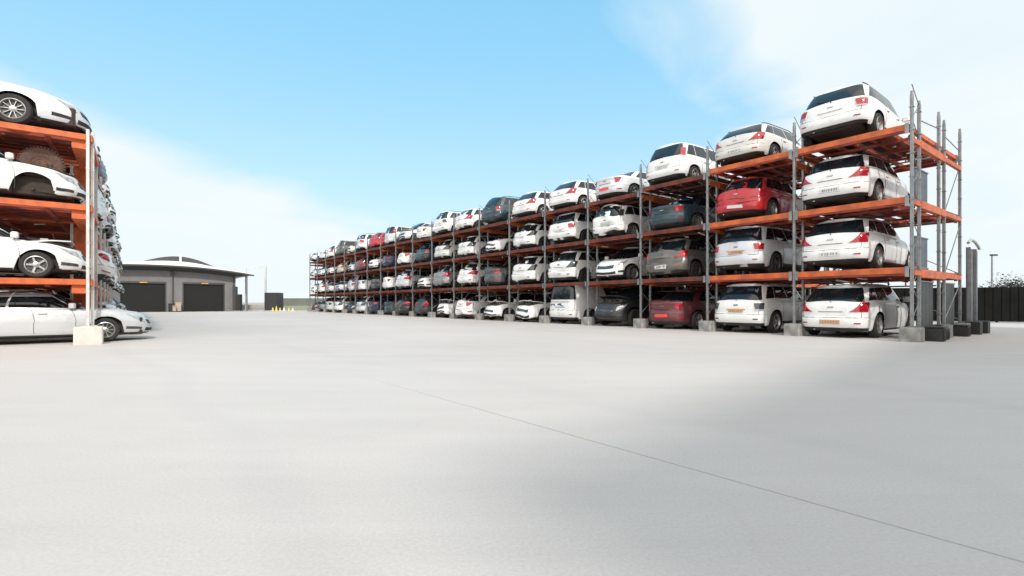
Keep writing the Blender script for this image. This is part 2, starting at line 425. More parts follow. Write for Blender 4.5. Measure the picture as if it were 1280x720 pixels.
    if not no_tail:
        for sd in (1,-1):
            m=MB(); F=bf(sd); sx=lambda d: g.xt(-g.L/2+.03+d)
            if g.rl=='tri':
                patch(m,F,[(g.t_rear(.50),.665),(sx(.24),.66),(sx(.36),.99),(g.t_rear(.80),.985)],lm,.014,12,6,.02,D)
            elif g.rl=='block':
                patch(m,F,[(g.t_rear(.70),.66),(sx(.18),.66),(sx(.22),.90),(g.t_rear(.66),.90)],lm,.016,12,4,.02,D)
                patch(m,F,[(g.t_rear(.70),.60),(sx(.16),.60),(sx(.18),.66),(g.t_rear(.70),.66)],CLEARL,.014,12,2,.02,D)
            elif g.rl=='corner':
                patch(m,F,[(g.t_rear(.58),.64),(sx(.16),.66),(sx(.26),.92),(g.t_rear(.55),.92)],lm,.014,12,4,.02,D)
            else:
                patch(m,F,[(g.t_rear(.84),.50),(sx(.10),.50),(sx(.14),.99),(g.t_rear(.86),.99)],lm,.016,8,6,.02,D)
                if key=='mpv': patch(m,lambda t,q:g.ghp(t,q,sd),[(g.g_rear(.92),.06),(g.g_side(-.93),.06),(g.g_side(-.94),.62),(g.g_rear(.93),.62)],lm,.014,5,5,.02,D)
            parts.append(('tail_lamp',m,None,(0,0,0),0))
        for bb in (-.72,.72):
            m=MB(); Tt=g.t_rear; sd=1 if bb>0 else -1
            patch(m,bf(sd),[(Tt(.64),.24),(Tt(.80),.24),(Tt(.80),.285),(Tt(.66),.285)],lm,.008,4,1,.01,D); parts.append(('reflector',m,None,(0,0,0),0))
    # badge + number plate
    def plate_at(end,f,mat):
        m=MB(); p=g.body(PI if end=='r' else 0,f,1); s_=-1 if end=='r' else 1
        x0,x1=sorted((p.x+s_*.004,p.x+s_*.022)); m.box(x0,x1,-.25,.25,p.z-.055,p.z+.055,mat,bev=.003)
        xx=p.x+s_*.022
        if mat is not PLATER:
            y=-.2
            rr=random.Random(seed+11)
            while y<.17:
                w=rr.choice((.025,.03,.035)); a0,a1=sorted((xx,xx+s_*.002)); m.box(a0,a1,y,y+w,p.z-.03,p.z+.03,PLATEM); y+=w+rr.choice((.012,.03,.02,.05))
        if wreck: m.v=[tuple(D(Vector(v))) for v in m.v]
        parts.append(('number_plate',m,None,(0,0,0),0))
    if plate!='none':
        plate_at('r',.36 if g.rl in('corner',) else .30 if key in('hatch','wagon') else .60, {'white':PLATEW,'orange':PLATEO,'red':PLATER}[plate])
    m=MB(); p=D(g.body(PI,.83,1)); m.box(p.x-.014,p.x+.004,-.075,.075,p.z-.02,p.z+.02,CHROME,bev=.008); parts.append(('badge',m,None,(0,0,0),0))
    m=MB(); 
    if key in('suv','van','mpv'): rearpatch(-.34,.34,.64,.665,CHROME,.012,mb=m)
    else: rearpatch(-.34,.34,.66,.675,TRIM,.010,mb=m)
    parts.append(('boot_trim',m,None,(0,0,0),0))
    # front end
    if not no_front:
        for sd in (1,-1):
            m=MB(); F=bf(sd); sx=lambda d: g.xt(g.L/2-.03-d)
            patch(m,F,[(g.t_front(.56),.66),(sx(.30),.74),(sx(.46),.93),(g.t_front(.60),.88)],CLEARL,.012,12,4,.02,D); parts.append(('headlamp',m,None,(0,0,0),0))
            m=MB(); patch(m,F,[(g.t_front(.66),.24),(g.t_front(.84),.24),(g.t_front(.84),.36),(g.t_front(.66),.36)],DARKL,.008,5,2,.02,D); parts.append(('fog_lamp',m,None,(0,0,0),0))
    m=MB(); rearpatch(-.46,.46,.64,.84,TRIM,.012,mb=m,end='f',nu=6)
    for i in range(3): rearpatch(-.45,.45,.67+.055*i,.685+.055*i,CHROME,.018,mb=m,end='f',nu=6,nv=1)
    parts.append(('grille',m,None,(0,0,0),0))
    m=MB(); rearpatch(-.58,.58,.16,.36,TRIM,.008,mb=m,end='f'); parts.append(('lower_grille',m,None,(0,0,0),0))
    # bonnet
    hx0,hx1=g.gh[0]-.08,g.L/2-.22; m=MB(); hv=[];hf=[]; nu,nv=12,10
    hinge=Vector((hx0,0,g.zt(hx0)+.05))
    for i in range(nu+1):
        x=hx0+(hx1-hx0)*i/nu; t=g.xt(x*1.0)
        for j in range(nv+1):
            v=-.93+1.86*j/nv; p=g.body(t,1,1); q=Vector((p.x,p.y*v,p.z+.012*(1-abs(v)**6)+.03*(1-v*v)+.008))
            if hood_open:
                q=hinge+Matrix.Rotation(-hood_open,3,'Y')@(q-hinge)
                q.z+= .05*wreck*noise.noise(Vector((x*2,v*2,seed)))
            else: q=D(q)
            hv.append(q)
    k=len(hv); hv+=[v-Vector((0,0,.02 if not hood_open else .03)) for v in hv]
    for i in range(nu):
        for j in range(nv):
            q=(i*(nv+1)+j,(i+1)*(nv+1)+j,(i+1)*(nv+1)+j+1,i*(nv+1)+j+1); hf.append(q); hf.append(tuple(k+z for z in q[::-1]))
    bd=[i for i in range(nv+1)]+[i*(nv+1)+nv for i in range(1,nu+1)]+[nu*(nv+1)+j for j in range(nv-1,-1,-1)]+[i*(nv+1) for i in range(nu-1,0,-1)]
    for a_,b_ in zip(bd,bd[1:]+bd[:1]): hf.append((a_,b_,k+b_,k+a_))
    if not ('no_hood' in flags):
        m.add(hv,hf,PAINT); parts.append(('bonnet',m,None,(0,0,0),0))
    if hood_open or 'no_hood' in flags:
        m=MB(); 
        for i in range(nu):
            x0=hx0+.06+(hx1-hx0-.08)*i/nu; x1=x0+(hx1-hx0-.08)/nu+.002
            y=g.body(g.xt(x1),1,1).y*.86; z=max(g.zt(x0),g.zt(x1))+.045
            m.box(x0,x1,-y,y,z-.02,z,UNDER)
        rr=random.Random(seed)
        for i in range(26):
            x=rr.uniform(hx0+.15,hx1-.2); y=rr.uniform(-.55,.55); z=g.zt(x)+.05; a_,b_,c_=rr.uniform(.05,.2),rr.uniform(.05,.2),rr.uniform(.02,.10)
            m.box(x-a_/2,x+a_/2,y-b_/2,y+b_/2,z-.02,z+c_,rr.choice((ENGINE,ENGINE,TRIM,CHROME)),bev=.01)
        if not hood_open: m.v=[tuple(D(Vector(v))) for v in m.v]
        parts.append(('engine',m,None,(0,0,0),0))
    if key in('suv','wagon'):
        for sd in (1,-1):
            m=MB(); pts=[]
            for i in range(9):
                x=g.gh[1]-.05+(g.gh[2]+.12-g.gh[1]+.05)*i/8; 
                p=Vector((x,sd*(g.ghw[1]*g.W/2-.10),g.H-.02-g.drop*((g.gh[1]-x)/(g.gh[1]-g.gh[2]))**2+(.045 if 0<i<8 else -.0))); pts.append(D(p))
            m.tube(pts,.014,TRIM,6); parts.append(('roof_rail',m,None,(0,0,0),0))
    if key=='van':
        BL=simple('blue_marking',(.06,.09,.30),.5,var=.2); m=MB(); px_=g.body(PI,.7,1).x-.006
        for (y0,y1,z0,z1) in ((.35,.6,.86,.90),(.33,.38,.80,.87),(.57,.62,.80,.87),(-.10,.16,.84,.90),(-.22,-.04,.80,.83),(.38,.50,.55,.64),(.05,.13,.54,.66),(-.02,.20,.58,.62),(-.30,-.14,.55,.64)): m.box(px_-.004,px_,y0,y1,z0,z1,BL)
        parts.append(('emblem',m,None,(0,0,0),0))
    # wheels
    T,Rm=wheel_meshes(g.wr,style)
    for wi,w in enumerate(g.wx):
        for sd in (1,-1):
            if 'no_front_wheels' in flags and wi==0 and sd==-1: continue
            idx=len(parts); loc=(w,sd*(g.W/2-.125),g.wr)
            parts.append(('wheel',T,None,loc,0 if sd>0 else PI)); parts.append(('rim',Rm,idx,(0,0,0),0))
    return parts

CAR_CACHE={}
def car(key, paintname, root_loc, rotz, label, cat='car', group=None, full=True, tilt=(0,0), scale=1.0, **kw):
    ck=(key,full,tuple(sorted((k,str(v)) for k,v in kw.items())))
    if ck not in CAR_CACHE:
        parts=build_car(key,**kw)
        if full:
            CAR_CACHE[ck]=[(n,mb.mesh(key+'_'+n),p,l,r) for n,mb,p,l,r in parts]
        else:
            A=MB()
            for n,mb,p,l,r in parts:
                if n in('door_handle','reflector'): continue
                if p is not None: _,_,_,l,r=parts[p][:5]
                M=Matrix.Translation(l)@Matrix.Rotation(r,4,'Z')
                o=len(A.v); A.v+=[tuple(M@Vector(v)) for v in mb.v]; mm=[A.mi(x) for x in mb.mats]
                A.f+=[tuple(i+o for i in f) for f in mb.f]; A.m+=[mm[i] for i in mb.m]
            CAR_CACHE[ck]=A.mesh(key+'_car')
    name={'hatch':'hatchback_car','wagon':'estate_car','suv':'suv_car','mpv':'people_carrier','sedan':'saloon_car','coupe':'saloon_car','longcar':'saloon_car','van':'panel_van'}[key]
    pm=P(paintname); wm=P('white')
    def override(o):
        for i,s in enumerate(o.material_slots):
            if s.material is wm: s.link='OBJECT'; s.material=pm
    if full:
        root=empty(name,root_loc,rotz); objs=[]
        for n,me,p,l,r in CAR_CACHE[ck]:
            o=bpy.data.objects.new(n,me); COL.objects.link(o); objs.append(o)
            o.parent=root if p is None else objs[p]; o.location=l; o.rotation_euler=(0,0,r)
            if pm is not wm: override(o)
    else:
        root=bpy.data.objects.new(name,CAR_CACHE[ck]); COL.objects.link(root); root.location=root_loc; root.rotation_euler=(0,0,rotz)
        if pm is not wm: override(root)
    root.rotation_euler=(tilt[0],tilt[1],rotz); root.scale=scale if isinstance(scale,tuple) else (scale,)*3
    tag(root,label,cat,group)
    return root

# ------------------------------------------------------------------ racks
ANG=math.atan2(.603,.798)
RV=Vector((-.603,.798,0)); DV=Vector((.798,.603,0))
PR=Vector((10.71,13.5,0)); PL=Vector((-10.69,12.75,0))
def W(P0,t,s,z=0): return P0+DV*t+RV*s+Vector((0,0,z))
BAY=3.0
ORD=['first','second','third','fourth','fifth','sixth','seventh','eighth','ninth','tenth','eleventh','twelfth','thirteenth','fourteenth','fifteenth','sixteenth','seventeenth','eighteenth','nineteenth']

LVR=[2.0,3.90,5.85]
def zoff(bay): return 0 if bay<2 else -.12 if bay==2 else -.25 if bay<10 else -.13
def make_rack(P0, nb, levels, posts_t, top, label, side, depth):
    root=empty('vehicle_rack',P0,ANG); tag(root,label,'storage rack')
    rnd=random.Random(3 if side=='right' else 5)
    # uprights: one mesh shape shared by all
    def post_mesh(h):
        m=MB(); w=.085
        m.box(-w/2,w/2,-.038,.038,.30,h,GALV,bev=.012)
        m.box(-.10,.10,-.10,.10,.381,.40,GALV)
        z=.7
        while z<h-.1:
            m.box(-w/2-.012,w/2+.012,-.052,.052,z,z+.018,GALV); z+=.62
        m.box(-.03,.03,-.03,.03,h,h+.10,GALV,bev=.01)
        return m.mesh('upright_post')
    pm=post_mesh(top); pm2=post_mesh(top-.12); foot=MB(); foot.box(-.215,.215,-.23,.23,-.05,.38,CONC,bev=.02); fm=foot.mesh('footing')
    for i in range(nb+1):
        for k,t in enumerate(posts_t):
            o=bpy.data.objects.new('upright_post',pm if k%2==0 else pm2); COL.objects.link(o); o.parent=root; o.location=(t,i*BAY,0)
        tt=posts_t[0]
        for tt in ([posts_t[0]+.0,posts_t[2]+.28,posts_t[4]] if len(posts_t)>4 else [posts_t[0]]):
            o=bpy.data.objects.new('footing',fm); COL.objects.link(o); o.parent=root; o.location=(tt,i*BAY,0)
    # end frame rails and bracing for each bay frame
    fm_=MB()
    for z in levels: fm_.box(.05,depth,-.045,.045,z-.52 if z==levels[-1] else z-.22,(z-.52 if z==levels[-1] else z-.22)+.14,ORANGE,bev=.01)
    for z in levels[:3]:
        zz_=(z-.52 if z==levels[-1] else z-.22); fm_.box(.66,3.02,-.062,.062,zz_-.05,zz_+.17,ORANGE,bev=.02)
    fmesh=fm_.mesh('cross_rail')
    br=MB(); zz=[.5]+[z-.15 for z in levels]
    a,b=posts_t[-2],posts_t[-1]
    for z0,z1 in zip(zz,zz[1:]): br.bar((a,0,z0),(b,0,z1-.2),.03,.03,GALV,6)
    a,b=posts_t[0],posts_t[1]
    z=.6
    while z<top-.5: 
        br.bar((a,0,z),(b,0,z+.45),.022,.022,GALV,6); br.bar((b,0,z+.45),(a,0,z+.9),.022,.022,GALV,6); z+=.9
    a,b=posts_t[1],posts_t[2]
    br.bar((a,0,top-.55),(b,0,top-.4),.03,.03,GALV,6); br.bar((posts_t[3],0,top-.5),(posts_t[4],0,top-.65),.03,.03,GALV,6)
    brm=br.mesh('brace')
    for i in range(nb+1):
        for nme,me in (('cross_rail',fmesh),('brace',brm)):
            o=bpy.data.objects.new(nme,me); COL.objects.link(o); o.parent=root; o.location=(0,i*BAY,0)
    # beams (front and back) and decks
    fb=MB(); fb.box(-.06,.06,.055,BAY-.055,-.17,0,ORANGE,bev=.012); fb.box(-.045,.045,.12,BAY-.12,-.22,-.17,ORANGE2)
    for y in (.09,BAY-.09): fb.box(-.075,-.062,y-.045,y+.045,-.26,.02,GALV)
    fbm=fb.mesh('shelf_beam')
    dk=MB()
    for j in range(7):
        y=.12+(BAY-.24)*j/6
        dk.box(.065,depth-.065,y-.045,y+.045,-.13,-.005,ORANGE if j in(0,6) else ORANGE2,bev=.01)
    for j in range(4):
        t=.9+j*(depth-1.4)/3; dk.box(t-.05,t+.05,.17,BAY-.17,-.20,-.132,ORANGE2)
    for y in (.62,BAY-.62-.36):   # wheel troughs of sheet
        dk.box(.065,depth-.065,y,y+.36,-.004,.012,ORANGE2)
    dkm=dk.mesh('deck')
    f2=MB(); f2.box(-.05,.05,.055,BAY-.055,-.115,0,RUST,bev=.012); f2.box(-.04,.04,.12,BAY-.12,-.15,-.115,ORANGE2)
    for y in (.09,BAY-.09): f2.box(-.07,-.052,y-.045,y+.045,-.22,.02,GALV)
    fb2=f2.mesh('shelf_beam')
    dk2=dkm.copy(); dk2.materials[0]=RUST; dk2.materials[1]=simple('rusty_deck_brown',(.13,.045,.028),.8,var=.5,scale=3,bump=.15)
    for i in range(nb):
        for z in levels:
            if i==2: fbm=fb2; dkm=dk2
            for nme,me,t in (('shelf_beam',fbm,0),('shelf_beam',fbm,depth),('deck',dkm,0)):
                if nme=='shelf_beam' and t: nme='back_beam'
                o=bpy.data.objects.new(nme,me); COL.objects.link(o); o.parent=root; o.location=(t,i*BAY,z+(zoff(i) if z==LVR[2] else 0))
    # thin back diagonal rods per bay
    bk=MB()
    zz=[.5]+levels
    for k,(z0,z1) in enumerate(zip(zz,zz[1:])):
        bk.bar((depth+.06,.05,z0),(depth+.06,BAY-.05,z1-.2),.03,.03,GALV,6)
        bk.bar((posts_t[2],.06,z1-.45),(posts_t[2],BAY-.06,z1-.45),.05,.05,GALV,6)
        for y in (.8,1.25,1.7): bk.bar((posts_t[2],y,z1-.45),(posts_t[2],y,z1-.2),.04,.04,ORANGE2,6)
    bkm=bk.mesh('back_brace')
    for i in range(nb):
        o=bpy.data.objects.new('back_brace',bkm); COL.objects.link(o); o.parent=root; o.location=(0,i*BAY,0)
    return root

LVL=[1.64,3.52,5.30]
make_rack(PR,19,LVR,[0,.62,2.5,3.06,4.9],6.62,'long right hand rack of orange shelves on grey steel posts with concrete footings','right',4.9)
make_rack(PL,14,LVL,[0,-.62,-2.5,-3.06,-4.9],5.35,'left hand orange shelf rack with its near end beside the pale old saloon','left',-4.9) if False else None

PB=W(PR,5.35,6.0)
make_rack(PB,17,LVR[:2],[0,.62,2.5,3.06,4.7],4.6,'second orange rack standing back to back behind the long right rack','right',4.7)
# left rack runs backwards (depth to the left); it is built in a mirrored frame: its local x points to -d
def make_left():
    root=empty('vehicle_rack',PL,ANG); tag(root,'left hand orange shelf rack with white cars, its open end facing the camera','storage rack')
    depth=5.0; top=5.42; nb=14
    def pmesh():
        m=MB(); m.box(-.035,.035,-.035,.035,.30,top,GALV_LIT,bev=.01); m.box(-.10,.10,-.10,.10,.44,.46,GALV_LIT)
        z=.7
        while z<top-.1: m.box(-.042,.042,-.042,.042,z,z+.018,GALV_LIT); z+=.62
        return m.mesh('upright_post')
    pm=pmesh(); f=MB(); f.box(-.29,.27,-.32,.30,-.05,.44,simple('footing_pale',(.62,.58,.53),.9,var=.15,scale=5,bump=.3),bev=.02); fm=f.mesh('footing')
    ts=[0,-.55,-2.5,-3.1,-depth]
    def put(n,me,l):
        o=bpy.data.objects.new(n,me); COL.objects.link(o); o.parent=root; o.location=l
    for i in range(nb+1):
        for t in (ts if i else (-.03,.05,-depth)):
            if i==0 and t>-1: put('upright_post',pm,(t,0 if t<0 else .24,0)); continue
            put('upright_post',pm,(t,i*BAY if i else (.02 if t>-1 else 0),0))
        put('footing',fm,(0,i*BAY,0))
        if i: put('footing',fm,(-2.8,i*BAY,0))
    fb=MB(); fb.box(-.06,.06,.055,BAY-.055,-.17,0,ORANGE,bev=.012)
    fbm=fb.mesh('shelf_beam')
    f3=MB(); f3.box(-.04,.04,.055,BAY-.055,-.10,0,GALV_LIT,bev=.012); fbs=f3.mesh('shelf_beam')
    dk=MB()
    for j in range(9):
        y=.06+(BAY-.12)*j/8
        dk.box(-depth+.065,-.065,y-.05,y+.05,-.15,-.005,ORANGE if j in(0,8) else ORANGE2,bev=.012)
    for j in range(4):
        t=-depth+.6+j*1.2; dk.box(t-.05,t+.05,.13,BAY-.13,-.20,-.152,ORANGE2)
    dk.box(-.35,-.065,.12,BAY-.12,-.36,-.155,ORANGE)   # gusset box near the front
    for y in (.62,BAY-.62-.36): dk.box(-depth+.065,-.065,y,y+.36,-.004,.012,ORANGE2)
    dkm=dk.mesh('deck')
    for i in range(nb):
        for z in LVL:
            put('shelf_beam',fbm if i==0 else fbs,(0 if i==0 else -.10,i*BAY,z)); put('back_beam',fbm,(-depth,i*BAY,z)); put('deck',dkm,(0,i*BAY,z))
    br=MB()
    for z0,z1 in zip([.5]+LVL,LVL): br.bar((-3.1,0,z0),(-2.5,0,z1-.2),.03,.03,GALV,6)
    bm_=br.mesh('brace')
    for i in range(1,nb+1): put('brace',bm_,(0,i*BAY,0))
    # orange end panels set between the second frame's posts
    pn=MB()
    pn.box(-.50,-.06,-.02,.02,-1.15,-.25,ORANGE,bev=.005)
    pm_=pn.mesh('end_panel')
    for i in range(1,4):
        for z in LVL: put('end_panel',pm_,(0,i*BAY,z))
make_left()

LEVEL=['ground level','first shelf','second shelf','top shelf']
def lab(desc,lv,bay,rk):
    lb=f'{desc}, {LEVEL[lv]}, {ORD[bay]} bay from near end of {rk} rack'
    if len(lb.split())>16: print('LONG',lb)
    return lb
GR='cars stored in the right rack'; GL='cars stored in the left rack'
DESC={'hatch':'hatchback','wagon':'estate','suv':'SUV','mpv':'minivan','sedan':'saloon','coupe':'saloon','longcar':'saloon','van':'panel van'}
def put_r(bay,lv,key,pt,desc=None,front=False,dt=0,ds=0,yaw=0,full=True,tilt=(0,0),**kw):
    L=SPECS[key]['L']; z=0 if lv==0 else LVR[lv-1]+.013
    sc=1.06 if bay<2 else 1.09 if lv==3 or key in('suv','mpv','van') else 1.13; t=L/2*sc+(-.08 if bay==0 else .0 if bay<2 else -.12)+dt; s=bay*BAY+1.96+ds-(.04 if bay>1 else 0); z-=(0 if lv==0 else .05 if bay>1 else .0)-(zoff(bay) if lv==3 else 0); sc=(sc,sc*(1.03 if bay==0 else 1),sc*(1.05 if bay==0 and lv<3 else .93 if lv==3 else .90 if (lv==2 and bay>1) else 1.0))
    lb=lab(f'{pt} '+(desc or DESC[key]),lv,bay,'right')
    return car(key,pt,W(PR,t,s,z),ANG+(PI if front else 0)+yaw,lb,'van' if key=='van' else 'car',GR,full,tilt,sc,**kw)
LK=[]
# near bays, read off the photograph
put_r(0,0,'wagon','white','estate with orange plate',plate='orange',dt=-.02)
put_r(0,1,'wagon','white','estate with dark tinted window',plate='white',dt=-.04,style='alloy7',flags=('no_mirror',))
put_r(0,2,'wagon','white','estate above a darkened bumper',plate='white',style='alloy7',dt=-.05,seed=2,flags=('no_mirror',))
put_r(0,3,'suv','white','SUV with red block lamps',plate='none',style='alloy5',dt=-.08,tilt=(0,.05),seed=3)
put_r(1,0,'suv','white','older SUV with smoked lamps',lamps=DARKL,plate='orange',style='alloy5')
put_r(1,1,'suv','pale silver','SUV with clear lamps',plate='orange',style='steel',seed=4,wreck=.25)
put_r(1,2,'hatch','red','dented hatchback',plate='white',style='alloy7',seed=5,wreck=.7)
put_r(1,3,'wagon','off white','estate, dark rear glass',plate='white',style='alloy5',seed=6,dt=-.05)
put_r(2,0,'sedan','maroon','saloon with red plate',plate='red',style='alloy7',seed=7,wreck=.3)
put_r(2,1,'hatch','brownish grey','dented hatchback',plate='white',style='steel',seed=8,wreck=1.0)
put_r(2,2,'sedan','dark teal','saloon with small lamps',plate='none',style='alloy7',seed=9,wreck=.4)
put_r(2,3,'mpv','white','minivan with tall red lamps',plate='white',style='alloy5',seed=10)
put_r(3,0,'suv','black','SUV with raised bonnet',front=True,plate='white',style='steel',seed=11,wreck=.5,hood_open=.45)
put_r(3,1,'hatch','white','hatchback nose outwards',front=True,plate='white',style='alloy7',seed=12,wreck=.5)
put_r(3,2,'mpv','white','crumpled minivan',plate='white',style='alloy7',seed=13,wreck=1.1,lamps=DARKL)
put_r(3,3,'sedan','pale silver','saloon with red lamps',plate='red',style='alloy5',seed=14)
put_r(4,0,'van','white','panel van with blue marks',plate='none',style='steel',seed=15,dt=.1)
put_r(4,1,'hatch','white','dented hatchback',plate='white',style='steel',seed=16,wreck=.4,lamps=DARKL)
put_r(4,2,'suv','white','SUV with red lamps',plate='white',style='steel',seed=17,wreck=.3)
put_r(4,3,'hatch','white','hatchback with red lamps',plate='none',style='alloy5',seed=18)
put_r(5,0,'sedan','white','wreck nose outwards',front=True,plate='none',style='steel',seed=19,wreck=1.3,hood_open=.3,no_front=True)
put_r(5,1,'wagon','white','estate with plain tail',plate='none',style='alloy5',seed=20,wreck=.6,lamps=DARKL)
put_r(5,2,'hatch','white','crumpled hatchback',plate='none',style='steel',seed=21,wreck=1.0,lamps=DARKL)
put_r(5,3,'hatch','white','hatchback with dark lower tail',plate='none',style='alloy7',seed=22,wreck=.4)
put_r(6,0,'hatch','white','stripped wreck nose outwards',front=True,plate='none',style='steel',seed=23,wreck=1.5,hood_open=.35,no_front=True)
put_r(6,1,'sedan','dark grey','saloon, bright red lamp',plate='none',style='steel',seed=24,wreck=.8)
put_r(6,2,'sedan','white','crumpled saloon nose outwards',front=True,plate='none',style='steel',seed=25,wreck=1.2,no_front=True)
put_r(6,3,'suv','dark teal','SUV with red lamps',plate='none',style='alloy5',seed=26,wreck=.4)
# the rest of the row: mixed stock, mostly white
rnd=random.Random(21)
FAR={(7,3):('hatch','white',0),(8,3):('suv','white',1),(9,3):('sedan','white',1),(7,2):('wagon','white',1),(9,2):('suv','dark teal',1),
     (8,2):('hatch','off white',1),(12,3):('wagon','red',1),(7,1):('hatch','white',1),(11,2):('sedan','navy',1)}
kinds=['hatch','sedan','wagon','suv','mpv','hatch','sedan']
pts_=['white']*14+['off white']*3+['silver']*3+['pale silver']*4+['grey','dark grey','black','navy','dark teal','maroon','pale beige']
VAR=[dict(wreck=1.2,style='steel',plate='none',hood_open=.35,no_front=True),dict(wreck=.9,style='steel',plate='none'),dict(wreck=1.5,style='steel',plate='none',flags=('no_hood',)),dict(wreck=.6,style='alloy5',plate='none',lamps=DARKL)]
for bay in range(7,19):
    for lv in range(4):
        f=FAR.get((bay,lv)); k=rnd.choice(kinds); p=rnd.choice(pts_); fr=rnd.random()<.42; vi=rnd.randrange(4)
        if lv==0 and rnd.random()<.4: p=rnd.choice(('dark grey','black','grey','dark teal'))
        if f: k,p,fr=f[0],f[1],False
        kw=dict(VAR[vi]); kw['seed']=(vi*3+len(k))%5
        d=('crumpled ' if kw['wreck']>.8 else 'dented ')+DESC[k]+(' nose outwards' if fr else '')
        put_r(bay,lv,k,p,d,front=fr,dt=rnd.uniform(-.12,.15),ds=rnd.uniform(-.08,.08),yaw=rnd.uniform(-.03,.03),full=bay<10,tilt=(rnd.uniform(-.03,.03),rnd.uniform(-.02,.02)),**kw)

GB='cars stored in the rack behind'
DESCB=rnd.choice
for bay in range(17):
    for lv in range(3):
        k=rnd.choice(kinds); p=rnd.choice(pts_); vi=rnd.randrange(4); kw=dict(VAR[vi]); kw['seed']=(vi*3+len(k))%5
        z=0 if lv==0 else LVR[lv-1]+.013; L_=SPECS[k]['L']*1.06
        car(k,p,W(PB,L_/2+.1,bay*BAY+1.55,z),ANG+(PI if rnd.random()<.5 else 0),f"{p} {DESC[k]}, {LEVEL[lv]}, {ORD[bay]} bay from near end of hidden back rack",'car',GB,False,(0,0),1.06,**kw)

def put_l(bay,lv,key,pt,desc=None,nose=0.0,sc=1.05,yaw=0,full=True,tilt=(0,0),front=True,**kw):
    L=SPECS[key]['L']; z=0 if lv==0 else LVL[lv-1]+.013
    lb=lab(f'{pt} '+(desc or DESC[key]),lv,bay,'left')
    return car(key,pt,W(PL,nose-L/2,bay*BAY+sc,z),ANG+(0 if front else PI)+yaw,lb,'car',GL,full,tilt,**kw)
put_l(0,0,'coupe','silver','long low old saloon',nose=1.32,sc=1.50,style='alloy10',plate='none')
put_l(0,1,'sedan','white','saloon with raised bonnet',nose=-.06,style='alloy5',seed=31,hood_open=.26,plate='none',lamps=None,wreck=.15)
put_l(0,2,'sedan','white','saloon without a bonnet',nose=-.14,style='steel',seed=32,flags=('no_hood','no_front_wheels'),plate='none',wreck=.45)
put_l(0,3,'longcar','pale silver','car with alloy wheels',nose=.0,sc=1.12,yaw=-.10,style='alloy10',seed=33,plate='none',wreck=.1)
for bay in range(1,14):
    for lv in range(4):
        k=rnd.choice(kinds); p=rnd.choice(['white']*6+['off white','silver','pale silver','maroon' if bay%3==0 else 'white','dark grey'])
        vi=rnd.randrange(4); kw=dict(VAR[vi]); kw['seed']=(vi*3+len(k))%5; fr=rnd.random()<.7
        if lv==0 and bay==1: k='hatch'; p='white'; fr=True
        d=('crumpled ' if kw['wreck']>.8 else 'dented ')+DESC[k]+('' if fr else ' tail outwards')
        prot=[.48,.30,.20,.10][lv]+rnd.uniform(-.05,.06)
        if bay==1 and lv==0: prot=.3
        put_l(bay,lv,k,p,d,nose=prot,sc=1.5+rnd.uniform(-.1,.1),full=bay<3,front=fr,tilt=(rnd.uniform(-.02,.02),0),**kw)
# loose scrap bits hanging and lying over the car roofs
SCR=[simple('scrap_white',(.6,.6,.58),.6,var=.3),TRIM,simple('scrap_rust',(.22,.09,.05),.85,var=.4),GALV]
for nm_,P0_,lvs,nb_,t0_ in (('right',PR,LVR,19,.15),('left',PL,LVL,14,-4.5)):
    m=MB(); rr=random.Random(9)
    for bay in range(nb_):
        for lv,z in enumerate([0]+lvs[:2]):
            top_=lvs[lv]-.24
            for i in range(16 if bay else 12):
                t=t0_+rr.uniform(.0,4.2); y=bay*BAY+rr.uniform(.3,2.8); L_=rr.uniform(.05,.35); zz_=top_-rr.uniform(.0,.10)
                a=Vector((t,y,zz_)); q=a+Vector((rr.uniform(-1,1),rr.uniform(-1,1),rr.uniform(-.35,.1)))*L_
                m.bar(a,q,rr.uniform(.01,.05),rr.uniform(.01,.04),rr.choice(SCR))
    o=m.obj('scrap_parts',loc=P0_,rotz=ANG); tag(o,'small loose scrap bits tangled under the shelves of the '+nm_+' rack','scrap',None,'stuff')
# worn wheel standing in the engine bay of the battered saloon
w=MB(); w.lathe([(.20,-.09),(.24,-.11),(.38,-.11),(.42,-.08),(.43,0),(.42,.08),(.38,.11),(.24,.11),(.20,.09)],simple('worn_brown_rubber',(.13,.075,.06),.9,var=.4,scale=20,bump=.4),40)
w.lathe([(.22,-.085),(.12,-.07),(.10,-.10),(.001,-.10)],simple('rusty_disc',(.17,.085,.06),.85,var=.5,scale=9),32)
w.lathe([(.22,.085),(.001,.07)],MATS['rusty_disc'],32)
for i in range(40):
    a=2*PI*i/40; M=Matrix.Rotation(a,4,'Y'); w.box(.42,.452,-.09,.09,-.018,.018,MATS['worn_brown_rubber'],M=M)
w=w.obj('worn_wheel',loc=W(PL,-.95,.62,3.52+.98),rotz=ANG); tag(w,'worn brown wheel standing in the open engine bay of the battered white saloon','wheel')

# panels and gear at the near end of the right rack
SHEET=simple('blue_grey_sheet',(.14,.17,.20),.45,.3,var=.35,scale=3); SHEETD=simple('dark_sheet',(.05,.055,.06),.5,.2,var=.4,scale=3)
def panel(t0,t1,s,z0,z1,mat,label,group=None,n=4):
    root=empty('metal_hoarding',W(PR,(t0+t1)/2,s,z0),ANG); tag(root,label,'hoarding',group)
    m=MB(); w=(t1-t0)
    for i in range(n):
        a=-w/2+w*i/n; m.box(a+.008,a+w/n-.008,-.03,.03,.06,z1-z0,mat,bev=.012)
    m.box(-w/2,w/2,-.018,.018,.03,z1-z0-.03,mat); m.obj('sheet',root)
    f=MB(); f.box(-w/2-.02,w/2+.02,-.05,.05,0,.055,GALV,bev=.008); f.obj('bottom_rail',root)
    f=MB(); f.box(-w/2-.02,w/2+.02,-.045,.045,z1-z0+.003,z1-z0+.05,GALV,bev=.008); f.obj('top_rail',root)
